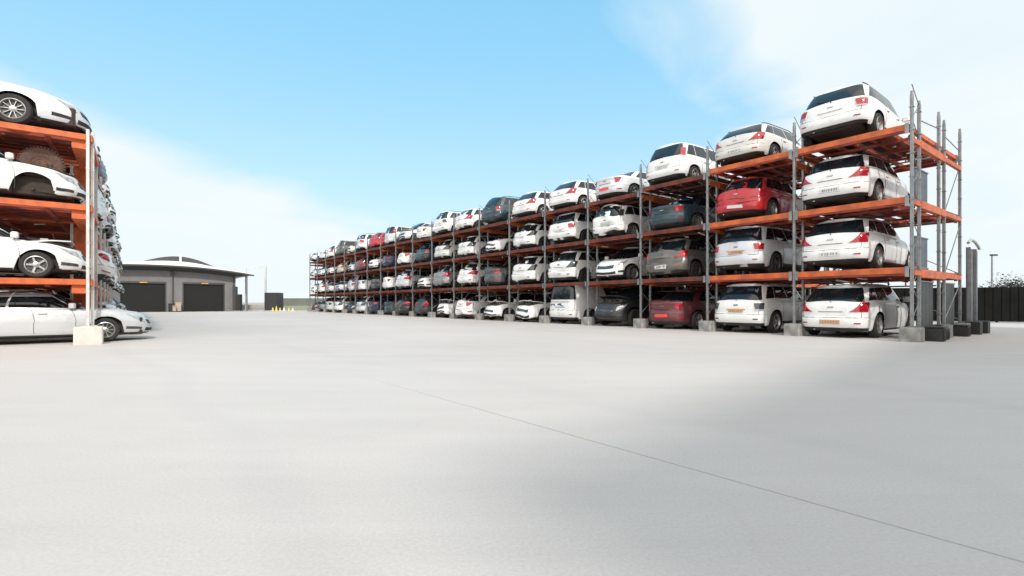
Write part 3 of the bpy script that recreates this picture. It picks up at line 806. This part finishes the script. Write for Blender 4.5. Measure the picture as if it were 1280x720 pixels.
panel(.85,2.25,.10,.15,1.62,SHEETD,'dark sheet panel at ground level between the end posts of right rack')
panel(3.3,4.6,.10,.15,1.62,SHEETD,'dark sheet panel at ground level nearest the rear end post')
panel(1.1,2.2,.22,3.92,4.85,SHEET,'blue grey sheet panel standing on second shelf between the end posts')
panel(1.1,2.2,.22,2.02,2.9,SHEET,'blue grey sheet panel standing on first shelf between the end posts')
g=empty('folded_gate',W(PR,6.1,-.15,0),ANG); tag(g,'tall folded blue grey gate leaves on black feet beyond the right rack','gate')
for i,(a,zt_) in enumerate(((-.75,2.75),(-.42,2.86),(-.06,2.8),(.32,2.84))):
    m=MB(); m.box(a,a+.28,-.03+.09*(i%2),.03+.09*(i%2),.40,zt_,SHEET,bev=.01)
    m.box(a-.02,a+.02,-.06+.09*(i%2),.06+.09*(i%2),.3,zt_+.04,GALV,bev=.008); m.obj('leaf',g)
for a in (-.65,.45):
    m=MB(); m.box(a-.2,a+.2,-.28,.28,0,.42,TRIM,bev=.03); m.obj('foot',g)
m=MB(); m.tube([(-.9,0,3.0),(-.5,0,3.14),(0,0,3.1),(.45,0,2.98),(.62,0,2.9)],.045,simple('pale_green_pipe',(.45,.5,.46),.5,.2)); m.obj('top_arm',g)
# loose black crates by the posts
def crate(t,s,w,h,label):
    m=MB(); m.box(-w/2,w/2,-.2,.2,0,h,TRIM,bev=.02)
    for i in range(4): m.box(-w/2+.04+i*(w-.1)/3.4,-w/2+.07+i*(w-.1)/3.4,-.215,-.2,.04,h-.04,TRIM)
    m.box(-w/2-.015,w/2+.015,-.21,.21,h,h+.035,TRIM,bev=.01)
    o=m.obj('crate',loc=W(PR,t,s,0),rotz=ANG); tag(o,label,'crate')
crate(.66,-.34,.28,.36,'small black crate on the ground against the near corner footing')
crate(1.5,-.22,.5,.28,'low wide black crate between the front and middle footings')
crate(3.9,-.22,.4,.32,'black crate on the ground against the rear end footing')

# ------------------------------------------------------------------ ground
def ground_material():
    m,nt,b=newmat('concrete_yard'); N=nt.nodes.new; L=nt.links.new
    geo=N('ShaderNodeNewGeometry'); mp=N('ShaderNodeMapping'); mp.vector_type='POINT'
    mp.inputs['Rotation'].default_value=(0,0,-ANG)
    L(geo.outputs['Position'],mp.inputs['Vector'])
    sep=N('ShaderNodeSeparateXYZ'); L(mp.outputs[0],sep.inputs[0])
    # slab tint by big noise + fine speckle + brushed streaks
    n1=N('ShaderNodeTexNoise'); n1.inputs['Scale'].default_value=.16; n1.inputs['Detail'].default_value=5; L(mp.outputs[0],n1.inputs['Vector'])
    st=N('ShaderNodeMapping'); st.inputs['Scale'].default_value=(.35,2.2,1); L(geo.outputs['Position'],st.inputs['Vector'])
    n2=N('ShaderNodeTexNoise'); n2.inputs['Scale'].default_value=.9; n2.inputs['Detail'].default_value=8; n2.inputs['Roughness'].default_value=.62; L(st.outputs[0],n2.inputs['Vector'])
    n3=N('ShaderNodeTexNoise'); n3.inputs['Scale'].default_value=55; n3.inputs['Detail'].default_value=3; L(geo.outputs['Position'],n3.inputs['Vector'])
    def ramp(src,a,b_,ca,cb):
        r=N('ShaderNodeValToRGB'); r.color_ramp.elements[0].position=a; r.color_ramp.elements[1].position=b_
        r.color_ramp.elements[0].color=(*ca,1); r.color_ramp.elements[1].color=(*cb,1); L(src,r.inputs['Fac']); return r.outputs['Color']
    def mixc(a,b_,fac,mode='MULTIPLY'):
        x=N('ShaderNodeMix'); x.data_type='RGBA'; x.blend_type=mode; x.inputs['Factor'].default_value=fac if not hasattr(fac,'is_linked') else 0
        if hasattr(fac,'is_linked'): L(fac,x.inputs['Factor'])
        L(a,x.inputs['A']); L(b_,x.inputs['B']); return x.outputs['Result']
    base=ramp(n1.outputs['Fac'],.3,.7,(.51,.48,.462),(.585,.553,.533))
    c=mixc(base,ramp(n2.outputs['Fac'],.3,.65,(.90,.90,.90),(1,1,1)),.7)
    c=mixc(c,ramp(n3.outputs['Fac'],.3,.7,(.88,.88,.88),(1,1,1)),1.0)
    # sparse dark spots
    vo=N('ShaderNodeTexVoronoi'); vo.inputs['Scale'].default_value=1.4; L(geo.outputs['Position'],vo.inputs['Vector'])
    c=mixc(c,ramp(vo.outputs['Distance'],.012,.03,(.5,.48,.46),(1,1,1)),.6)
    # faint tyre scuffs: stretched, distorted noise bands, and hairline cracks
    wv=N('ShaderNodeTexWave'); wv.inputs['Scale'].default_value=.10; wv.inputs['Distortion'].default_value=9; wv.inputs['Detail'].default_value=3; wv.inputs['Detail Scale'].default_value=.6; L(mp.outputs[0],wv.inputs['Vector'])
    c=mixc(c,ramp(wv.outputs['Fac'],.0,.06,(.92,.92,.93),(1,1,1)),.35)
    vc=N('ShaderNodeTexVoronoi'); vc.feature='DISTANCE_TO_EDGE'; vc.inputs['Scale'].default_value=.13; L(geo.outputs['Position'],vc.inputs['Vector'])
    nd=N('ShaderNodeTexNoise'); nd.inputs['Scale'].default_value=1.1; nd.inputs['Detail'].default_value=6; L(geo.outputs['Position'],nd.inputs['Vector'])
    va=N('ShaderNodeVectorMath'); va.operation='MULTIPLY_ADD'; L(nd.outputs['Color'],va.inputs[0]); va.inputs[1].default_value=(1.2,1.2,0); L(geo.outputs['Position'],va.inputs[2]); L(va.outputs[0],vc.inputs['Vector'])
    c=mixc(c,ramp(vc.outputs['Distance'],.0003,.0012,(.8,.79,.78),(1,1,1)),.12)
    # joints: along r every 9 m (strong) and along d every 12 m (faint)
    def joint(coord,off,period,width):
        a=N('ShaderNodeMath'); a.operation='SUBTRACT'; L(coord,a.inputs[0]); a.inputs[1].default_value=off
        wob=N('ShaderNodeMath'); wob.operation='MULTIPLY_ADD'; L(n2.outputs['Fac'],wob.inputs[0]); wob.inputs[1].default_value=.03; L(a.outputs[0],wob.inputs[2])
        p=N('ShaderNodeMath'); p.operation='PINGPONG'; L(wob.outputs[0],p.inputs[0]); p.inputs[1].default_value=period/2
        l=N('ShaderNodeMapRange'); L(p.outputs[0],l.inputs['Value']); l.inputs['From Min'].default_value=width; l.inputs['From Max'].default_value=width*2.2
        l.inputs['To Min'].default_value=1; l.inputs['To Max'].default_value=0; return l.outputs[0]
    # world point (0,4.56) lies on a joint: its d coordinate
    d0=4.56*.603; 
    black=N('ShaderNodeRGB'); black.outputs[0].default_value=(.20,.195,.19,1)
    mp2=N('ShaderNodeMapping'); mp2.inputs['Rotation'].default_value=(0,0,-math.radians(39.28)); L(geo.outputs['Position'],mp2.inputs['Vector'])
    sep2=N('ShaderNodeSeparateXYZ'); L(mp2.outputs[0],sep2.inputs[0])
    j1=joint(sep2.outputs['X'],2.903,60.0,.005)
    fd=N('ShaderNodeMapRange'); L(sep2.outputs['Y'],fd.inputs['Value']); fd.inputs['From Min'].default_value=3.5; fd.inputs['From Max'].default_value=8.0; fd.inputs['To Min'].default_value=1; fd.inputs['To Max'].default_value=.0
    jm=N('ShaderNodeMath'); jm.operation='MULTIPLY'; L(j1,jm.inputs[0]); L(fd.outputs[0],jm.inputs[1]); j1=jm.outputs[0]
    j2=joint(sep.outputs['X'],12.4,60.0,.012)
    s1=N('ShaderNodeMath'); s1.operation='MULTIPLY'; L(j1,s1.inputs[0]); s1.inputs[1].default_value=.6
    s2=N('ShaderNodeMath'); s2.operation='MULTIPLY'; L(j2,s2.inputs[0]); s2.inputs[1].default_value=.12
    c=mixc(c,black.outputs[0],s1.outputs[0],'MIX'); c=mixc(c,black.outputs[0],s2.outputs[0],'MIX')
    L(c,b.inputs['Base Color']); b.inputs['Roughness'].default_value=.72; b.inputs['Specular IOR Level'].default_value=.35
    bp=N('ShaderNodeBump'); bp.inputs['Strength'].default_value=.08; bp.inputs['Distance'].default_value=.01; L(n3.outputs['Fac'],bp.inputs['Height']); L(bp.outputs['Normal'],b.inputs['Normal'])
    return m
def sheet(name,x0,x1,y0,y1,z,mat):
    m=MB(); nx,ny=12,12
    vs=[(x0+(x1-x0)*i/nx,y0+(y1-y0)*j/ny,z) for j in range(ny+1) for i in range(nx+1)]
    fs=[(j*(nx+1)+i,j*(nx+1)+i+1,(j+1)*(nx+1)+i+1,(j+1)*(nx+1)+i) for j in range(ny) for i in range(nx)]
    m.add(vs,fs,mat); o=m.obj(name); o['kind']='structure'; return o
sheet('ground',-2500,2500,-2500,2500,-.03,simple('dry_land',(.42,.40,.35),.95,var=.3,scale=.02,coord='Object'))
sheet('yard',-90,60,-60,72,0.0,ground_material())

# ------------------------------------------------------------------ workshop building
K=60/630
def XP(px): return (px-640)*K
def X(px):
    u=(px-640)/630; return (32.9+60*u)/(.798-.603*u)      # along the rotated front wall
def WB(x,y): return Vector((-32.9,60,0))+DV*x+RV*y
WALL=simple('grey_wall',(.19,.19,.195),.8,var=.12,scale=1.5); WALLT=simple('grey_trim',(.05,.052,.055),.6,var=.2)
ROOFW=simple('white_roof',(.78,.78,.77),.5,var=.08,scale=.6); DOORM=simple('roller_door_dark',(.007,.008,.009),.8,.0,var=.2,scale=2)
b=empty('workshop_building',(-32.9,60,0),ANG); tag(b,'low grey workshop with white curved roof and two dark roller doors','building')
x0,x1=X(100),0.0; yb=16
def roofz(x): 
    c=X(200); return 5.12-.0125*(x-c)**2*(.75 if x>c else .35)
m=MB()
doors=[(X(147),X(208)),(X(228),X(281))]; dh=3.14
edges=[x0]+[v for d in doors for v in d]+[x1]
def wallseg(a,b_,z0):
    n=8
    for i in range(n):
        xa=a+(b_-a)*i/n; xb=a+(b_-a)*(i+1)/n
        vs=[(xa,0,z0),(xb,0,z0),(xb,0,roofz(xb)),(xa,0,roofz(xa)),(xa,.3,z0),(xb,.3,z0),(xb,.3,roofz(xb)),(xa,.3,roofz(xa))]
        m.add(vs,[(0,1,2,3),(4,7,6,5),(0,4,5,1),(3,2,6,7)],WALL)
for i in range(0,len(edges)-1): wallseg(edges[i],edges[i+1],0 if i%2==0 else dh)
for i in range(60):
    xx=x0+.15+i*(x1-x0-.3)/59
    if any(a-.25<xx<c+.25 for a,c in doors): m.box(xx-.04,xx+.04,-.03,-.002,dh+.22,roofz(xx)-.3,WALL)
    else: m.box(xx-.04,xx+.04,-.03,-.002,.02,roofz(xx)-.3,WALL)
m.box(x1-.3,x1,.3,yb,0,roofz(x1),WALL); m.box(x0,x0+.3,.3,yb,0,roofz(x0),WALL); m.box(x0,x1,yb,yb+.3,0,roofz(x1),WALL)
m.obj('wall',b,20)
for a,c in doors:
    d=MB(); n=22
    for i in range(n): d.box(a+.05,c-.05,.10,.16+.02*(i%2),.02+dh*i/n,.02+dh*(i+1)/n-.012,DOORM)
    d.box(a,c,.165,.20,0,dh,DOORM); dd=d.obj('roller_door',b,20)
    f=MB(); 
    for xx in (a,c-.12): f.box(xx,xx+.12,-.04,.1,0,dh,WALLT)
    f.box(a,c,-.05,.1,dh-.02,dh+.18,WALLT); f.obj('door_frame',dd,20)
    l=MB(); cx=a+(c-a)*.52; l.box(cx-.35,cx+.35,-.16,-.052,dh+.02,dh+.14,simple('amber_lens',(.75,.42,.08),.4,var=.3),bev=.03); l.obj('door_lamp',b)
# roof: curved sheet with overhang rising to the back, thick dark eave
r=MB(); nx,ny=28,8; xa,xb=X(95),X(315); top=[];bot=[]
SKC=-5.0
def rz(x,y):
    u=min(1,max(0,y/yb*1.6)); k=abs(x-SKC)/(6.9 if x>SKC else 9.0)
    return roofz(x)+.05+1.15*math.sin(u*PI*.5)*max(0,1-k*k)
for j in range(ny+1):
    y=-1.4+(yb+2)*j/ny
    for i in range(nx+1):
        x=xa+(xb-xa)*i/nx; top.append((x,y,rz(x,max(0,y)))); bot.append((x,y,rz(x,max(0,y))-.06))
fs=[]; w_=nx+1; n_=len(top)
for j in range(ny):
    for i in range(nx):
        q=(j*w_+i,j*w_+i+1,(j+1)*w_+i+1,(j+1)*w_+i); fs.append(q); fs.append(tuple(n_+k for k in q[::-1]))
for i in range(nx): fs.append((i,i+1,n_+i+1,n_+i)); fs.append((ny*w_+i,ny*w_+i+1,n_+ny*w_+i+1,n_+ny*w_+i))
for j in range(ny): fs.append((j*w_,(j+1)*w_,n_+(j+1)*w_,n_+j*w_)); fs.append((j*w_+nx,(j+1)*w_+nx,n_+(j+1)*w_+nx,n_+j*w_+nx))
r.add(top+bot,fs,ROOFW); ro=r.obj('roof',b,30)
e=MB(); 
for i in range(nx):
    xA=xa+(xb-xa)*i/nx; xB_=xa+(xb-xa)*(i+1)/nx; t_=min(1,(xb-xB_)/2+.25)
    vs=[]
    for xx in (xA,xB_):
        z=rz(xx,0)-.065; h=.55*min(1,(xb-xx)/2.2+.12); 
        vs+=[(xx,-1.38,z),(xx,-1.38,z-.16),(xx,-.05,z-h),(xx,-.05,z)]
    e.add(vs,[(0,4,5,1),(1,5,6,2),(2,6,7,3),(3,7,4,0),(0,1,2,3),(4,7,6,5)],WALLT)
e.obj('eave',ro,20)
# raised lens shaped skylight across the roof ridge with a white post
s_=MB(); nn=16; c0,c1=-8.9,-1.2
def lz(x): u=(x-c0)/(c1-c0); return math.sin(PI*u)
for i in range(nn):
    xA=c0+(c1-c0)*i/nn; xB_=c0+(c1-c0)*(i+1)/nn; 
    for (yy,mat) in ((7.0,WALLT),):
        zA=rz(xA,7)-.03; zB=rz(xB_,7)-.03
        s_.add([(xA,yy,zA),(xB_,yy,zB),(xB_,yy,zB+.62*lz(xB_)),(xA,yy,zA+.62*lz(xA)),(xA,yy+7,zA+.1),(xB_,yy+7,zB+.1),(xB_,yy+7,zB+.70*lz(xB_)),(xA,yy+7,zA+.70*lz(xA))],[(0,1,2,3),(4,7,6,5),(3,2,6,7)],mat)
so=s_.obj('skylight',ro,30)
s_=MB(); zz_=rz(-5.05,7); s_.box(-5.15,-4.95,6.8,6.97,zz_-.3,zz_+.78,ROOFW); s_.obj('ridge_post',ro)
d=MB(); xx=X(216); d.bar((xx,-.12,.1),(xx,-.12,4.1),.12,.12,WALLT,8); d.box(xx-.2,xx+.2,-.25,-.02,4.1,4.45,WALLT,bev=.03); d.obj('downpipe',b)
d=MB(); d.bar((X(307),-.9,0),(X(307),-.9,roofz(X(307))+.1),.14,.14,GALV,8); d.obj('canopy_post',b)
d=MB(); d.bar((X(292),-.12,.1),(X(292),-.12,4.6),.12,.12,WALLT,8); d.obj('downpipe',b)
# bins by the doors
BEI=simple('beige_plastic',(.45,.38,.30),.7,var=.2); 
def bin_(px,y,w,h,mat,label,name='bin'):
    m=MB(); 
    m.box(-w/2,w/2,-.3,.3,.08,h,mat,bev=.05); m.box(-w/2-.04,w/2+.04,-.34,.34,h+.002,h+.08,mat,bev=.02)
    for sx in (-1,1): m.lathe([(.001,-.04),(.1,-.04),(.1,.04),(.001,.04)],TRIM,12,c=(sx*w*.35,-.2,.1))
    o=m.obj(name,loc=WB(X(px),y-60+.3),rotz=ANG); tag(o,label,'bin'); return o
bin_(222,59.0,.55,1.0,BEI,'beige wheeled bin by the pier between the roller doors')
bin_(213.5,59.0,.5,.85,TRIM,'dark wheeled bin left of the beige bin between the roller doors')
bin_(216.8,58.4,.3,.6,BEI,'smallest beige bin at the foot of the workshop downpipe')
def cabinet(px,y,w,d,h,mat,name,label,cat,rz_=0):
    r_=empty(name,(XP(px)*y/60,y,0),rz_); tag(r_,label,cat)
    m=MB(); m.box(-w/2,w/2,-d/2,d/2,.1,h,mat,bev=.06); m.obj('body',r_)
    m=MB(); m.box(-w/2+.12,w/2-.12,-d/2-.03,-d/2-.002,.2,h-.15,mat,bev=.01); m.obj('door',r_)
    m=MB(); m.box(-w/2-.05,w/2+.05,-d/2-.05,d/2+.05,0,.097,CONC); m.obj('plinth',r_); return r_
cabinet(297.5,59.2,.75,.6,2.0,TRIM,'storage_cabinet','dark storage cabinet against the right corner of the workshop','cabinet')
cabinet(294,59.1,.4,.5,2.9,WALLT,'electrical_cabinet','narrow tall grey cabinet on the workshop corner wall','cabinet')
cabinet(342.5,62.5,1.65,1.6,2.25,simple('dark_kiosk',(.035,.038,.042),.5,var=.3),'equipment_kiosk','black upright kiosk standing between the workshop and the green fence','kiosk')
YEL=simple('pale_yellow_plastic',(.72,.58,.16),.5,var=.25)
for i,(px,dy,h) in enumerate(((341,61,.45),(345.5,60.6,.6),(350,61,.42),(355,61.2,.42),(361,61.5,.4),(366,61.5,.36))):
    m=MB(); m.lathe([(.24,0),(.24,.03),(.15,.04),(.05,h-.02),(.001,h)],YEL if i%2==0 or i==1 else ROOFW,14,axis='z')
    o=m.obj('traffic_cone',loc=(XP(px)*dy/60,dy,0)); tag(o,['pale yellow cone at the left foot of the black kiosk','tallest yellow cone in front of the black kiosk','pale yellow cone at the right foot of the black kiosk','white cone just right of the black kiosk','pale yellow cone on its own before the green fence','rightmost small white cone before the green fence'][i],'traffic cone','cones by the black kiosk')
# tall thin steel frame between workshop and kiosk
r_=empty('steel_frame',(XP(332)*62/60,62,0)); tag(r_,'tall thin pale steel portal frame right of the workshop roof','frame')
PALE=simple('pale_steel',(.55,.56,.57),.5,.3,var=.1)
hh=(378-333)*62/630+1.05
m=MB(); m.box(-.09,.09,-.09,.09,0,hh,PALE,bev=.01); m.obj('post',r_)
m=MB(); m.box(-2.4,-.095,-.05,.05,hh-.16,hh-.04,PALE); m.obj('top_bar',r_)
m=MB(); m.box(-2.5,-2.4,-.06,.06,0,hh-.02,PALE); m.obj('post',r_)
# grey green fence behind, left of the right rack
def fence(name,p,q,h,mat,label,posts,pmat,ribs=True,rib=.35,base=None):
    p=Vector(p); q=Vector(q); d=q-p; L=d.length; a=math.atan2(d.y,d.x)
    r_=empty(name,p,a); tag(r_,label,'fence')
    m=MB(); m.box(0,L,-.02,.02,.05 if base is None else .6,h,mat)
    if ribs:
        x=.1
        while x<L: m.box(x,x+rib*.45,-.05,-.021,.06 if base is None else .62,h-.02,mat,bev=.01); x+=rib
    m.obj('panel',r_,20)
    if base is not None:
        m=MB(); m.box(0,L,-.05,.05,0,.59,base); m.obj('base_wall',r_)
    n=max(1,int(L/posts))
    for i in range(n+1):
        m=MB(); x=L*i/n; m.box(x-.04,x+.04,.025,.10,0,h+.05,pmat); m.obj('post',r_)
    return r_
fence('boundary_fence',(XP(352)*66/60,66,0),(-8,70,0),1.6,simple('grey_green_mesh',(.17,.19,.16),.9,var=.2,scale=.8),'grey green boundary fence with paler base behind the left end of right rack',4,GALV,rib=.6,base=simple('pale_green_base',(.30,.33,.24),.9,var=.2))
fence('boundary_fence',(-46,70.5,0),(XP(351)*66/60,67.5,0),.75,simple('pale_low_wall',(.5,.48,.45),.9,var=.1),'low pale wall in the gap between workshop and black kiosk',6,GALV,ribs=False)
# black fence to the right and behind the right rack
BLKF=simple('black_fence_sheet',(.009,.0095,.010),.9,var=.4,scale=1.5,spec=.15)
c1_=Vector((17.4,29.0,0)); fence('sheet_fence',c1_,(30.5,24.4,0),1.84,BLKF,'black ribbed sheet fence at the right edge of the yard',2.5,TRIM)
fence('sheet_fence',W(PR,12.2,60),W(PR,12.2,4.5),1.9,BLKF,'long black sheet fence running behind the right rack',3.0,TRIM)
# lamp column beyond the fence
r_=empty('lamp_column',(600/630*33,33,0)); tag(r_,'slim grey lamp column rising beyond the black fence at right','lamp column')
m=MB(); m.lathe([(.09,0),(.085,.6),(.06,.65),(.045,4.1)],GALV,12,axis='z'); m.obj('pole',r_)
m=MB(); m.box(-.12,.35,-.08,.08,4.1,4.2,TRIM,bev=.03); m.obj('lamp_head',r_)
# tree beyond the fence
LEAF=simple('tree_leaves',(.03,.042,.022),.8,var=.5,scale=3); BARK=simple('bark',(.10,.08,.06),.9,var=.3)
def tree(x,y,h,rad,label,seed):
    rr=random.Random(seed); r_=empty('tree',(x,y,0)); tag(r_,label,'tree')
    m=MB(); m.lathe([(.16,0),(.13,h*.4),(.08,h*.7),(.02,h*.95)],BARK,10,axis='z')
    tips=[]
    for i in range(9):
        a=rr.uniform(0,2*PI); z=h*rr.uniform(.35,.7); q=Vector((math.cos(a)*rad*rr.uniform(.5,.9),math.sin(a)*rad*rr.uniform(.5,.9),z+h*.2)); m.bar((0,0,z),q,.06,.06,BARK,6); tips.append(q)
    m.obj('trunk',r_)
    c=MB()
    for i in range(2600):
        t=rr.choice(tips+[Vector((0,0,h*.85))]); v=Vector((rr.gauss(0,1),rr.gauss(0,1),rr.gauss(0,.7)))*rad*.28+t; s_=rr.uniform(.05,.13)
        a=Vector((rr.gauss(0,1),rr.gauss(0,1),rr.gauss(0,1))).normalized(); b_=a.orthogonal().normalized()
        c.add([v-a*s_,v+b_*s_*.5,v+a*s_,v-b_*s_*.5],[(0,1,2,3)],LEAF)
    c.obj('crown',r_,0)
tree(632/630*36,36,2.6,1.7,'dark bushy tree just above the black fence at the right edge',1)
tree(590/630*40,40,2.1,1.2,'smaller dark tree by the lamp column behind the black fence',4)

# the depot hall behind the camera whose wall throws the shade over the near yard
HH=12.0
hp=Vector((3.13,6.36,0))+Vector((.388,-.922,0))*HH/math.tan(math.radians(38)); ha=math.radians(44.5)
hb=empty('depot_hall',hp,ha); tag(hb,'long grey depot hall behind the camera','building')
m=MB(); m.box(-4.7,23,-14,0,0,HH-.25,WALL); m.obj('wall',hb)
m=MB(); m.box(-4.9,23.2,-14.4,.05,HH-.247,HH,WALLT); m.obj('roof',hb)
for i in range(3):
    m=MB(); x=-2+i*8.5; m.box(x,x+4.5,.003,.06,0,4.2,DOORM); m.obj('roller_door',hb)

# ------------------------------------------------------------------ light, sky, camera
toSun=Vector((.40,-.95,0)).normalized(); EL=math.radians(38)
sd=bpy.data.lights.new('sun','SUN'); sd.energy=2.0; sd.angle=math.radians(3.2); sd.color=(1,.95,.88)
so=bpy.data.objects.new('sun',sd); COL.objects.link(so)
dirv=Vector((toSun.x*math.cos(EL),toSun.y*math.cos(EL),math.sin(EL)))
so.rotation_euler=dirv.to_track_quat('Z','Y').to_euler()
w=bpy.data.worlds.new('World'); scene.world=w; w.use_nodes=True; nt=w.node_tree; N=nt.nodes.new; L=nt.links.new
bg=nt.nodes['Background']; bg.inputs['Strength'].default_value=.15
sky=N('ShaderNodeTexSky'); sky.sky_type='NISHITA'; sky.sun_disc=False; sky.sun_elevation=EL; sky.sun_rotation=math.atan2(toSun.x,toSun.y)
sky.air_density=1.0; sky.dust_density=1.0; sky.ozone_density=1.5
tc=N('ShaderNodeTexCoord'); sp=N('ShaderNodeSeparateXYZ'); L(tc.outputs['Generated'],sp.inputs[0])
# clouds: project direction on a high plane, noise; denser to the lower left and to the right
div=N('ShaderNodeMath'); div.operation='ADD'; L(sp.outputs['Z'],div.inputs[0]); div.inputs[1].default_value=.12
vx=N('ShaderNodeMath'); vx.operation='DIVIDE'; L(sp.outputs['X'],vx.inputs[0]); L(div.outputs[0],vx.inputs[1])
vy=N('ShaderNodeMath'); vy.operation='DIVIDE'; L(sp.outputs['Y'],vy.inputs[0]); L(div.outputs[0],vy.inputs[1])
cb=N('ShaderNodeCombineXYZ'); L(vx.outputs[0],cb.inputs[0]); L(vy.outputs[0],cb.inputs[1])
cn=N('ShaderNodeTexNoise'); cn.inputs['Scale'].default_value=.9; cn.inputs['Detail'].default_value=7; cn.inputs['Roughness'].default_value=.5; cn.inputs['Distortion'].default_value=.6
L(cb.outputs[0],cn.inputs['Vector'])
# cloud cover field: plane coordinates
def math_(op,a,b_=None,c_=None,clamp=False):
    n=N('ShaderNodeMath'); n.operation=op; n.use_clamp=clamp
    for i,v in enumerate((a,b_,c_)):
        if v is None: continue
        if isinstance(v,(int,float)): n.inputs[i].default_value=v
        else: L(v,n.inputs[i])
    return n.outputs[0]
az=math_('DIVIDE',sp.outputs['X'],math_('MAXIMUM',sp.outputs['Y'],.05))     # tan azimuth to the right of north
el=math_('DIVIDE',sp.outputs['Z'],math_('MAXIMUM',sp.outputs['Y'],.05))
# lower left bank: line from (az -.92, el .44) to (az -.41, el .24)
lineL=math_('SUBTRACT',math_('ADD',math_('MULTIPLY_ADD',az,-.40,.075),math_('MULTIPLY_ADD',cn.outputs['Fac'],.16,-.08)),el)
bankL=math_('MULTIPLY',math_('ADD',lineL,.03),9.0,clamp=True)
bankR=math_('MULTIPLY',math_('SUBTRACT',math_('ADD',math_('MULTIPLY_ADD',el,.25,az),math_('MULTIPLY_ADD',cn.outputs['Fac'],.9,-.45)),.36),4.2,clamp=True)
behind=math_('MULTIPLY',sp.outputs['Y'],-4.0,clamp=True)
cover=math_('MAXIMUM',math_('MAXIMUM',bankL,bankR),behind)
nz=math_('MULTIPLY',math_('SUBTRACT',cn.outputs['Fac'],.35),1.9,clamp=True)
cm=math_('MULTIPLY',cover,math_('MULTIPLY_ADD',nz,.35,.88),clamp=True)
hor=math_('POWER',math_('SUBTRACT',1.0,math_('MULTIPLY',math_('MAXIMUM',sp.outputs['Z'],0.0),1.75,clamp=True)),1.9)
cm2=math_('MAXIMUM',cm,math_('MULTIPLY',hor,.85))
mx=N('ShaderNodeMix'); mx.data_type='RGBA'; L(cm2,mx.inputs['Factor']); 
th=N('ShaderNodeMix'); th.data_type='RGBA'; th.inputs['Factor'].default_value=.7; L(sky.outputs[0],th.inputs['A']); th.inputs['B'].default_value=(1.4,3.55,5.0,1)
L(th.outputs['Result'],mx.inputs['A']); mx.inputs['B'].default_value=(4.15,4.5,4.6,1)
mb_=N('ShaderNodeMix'); mb_.data_type='RGBA'; L(behind,mb_.inputs['Factor']); L(mx.outputs['Result'],mb_.inputs['A']); mb_.inputs['B'].default_value=(8.9,8.5,7.9,1)  # unseen sky behind the camera, made brighter and warmer to add ambient light
L(mb_.outputs['Result'],bg.inputs['Color'])

cd=bpy.data.cameras.new('camera'); cd.lens=36*630/1280; cd.sensor_width=36; cd.clip_end=6000; cd.clip_start=.05; cd.shift_y=18/1280
co=bpy.data.objects.new('camera',cd); COL.objects.link(co); co.location=(0,0,1.05); co.rotation_euler=(PI/2,0,0); scene.camera=co
scene.view_settings.view_transform='Standard'; scene.view_settings.look='None'; scene.view_settings.gamma=1; scene.view_settings.use_curve_mapping=False
scene.view_settings.exposure=.53
scene.cycles.max_bounces=6; scene.cycles.diffuse_bounces=3; scene.cycles.glossy_bounces=3
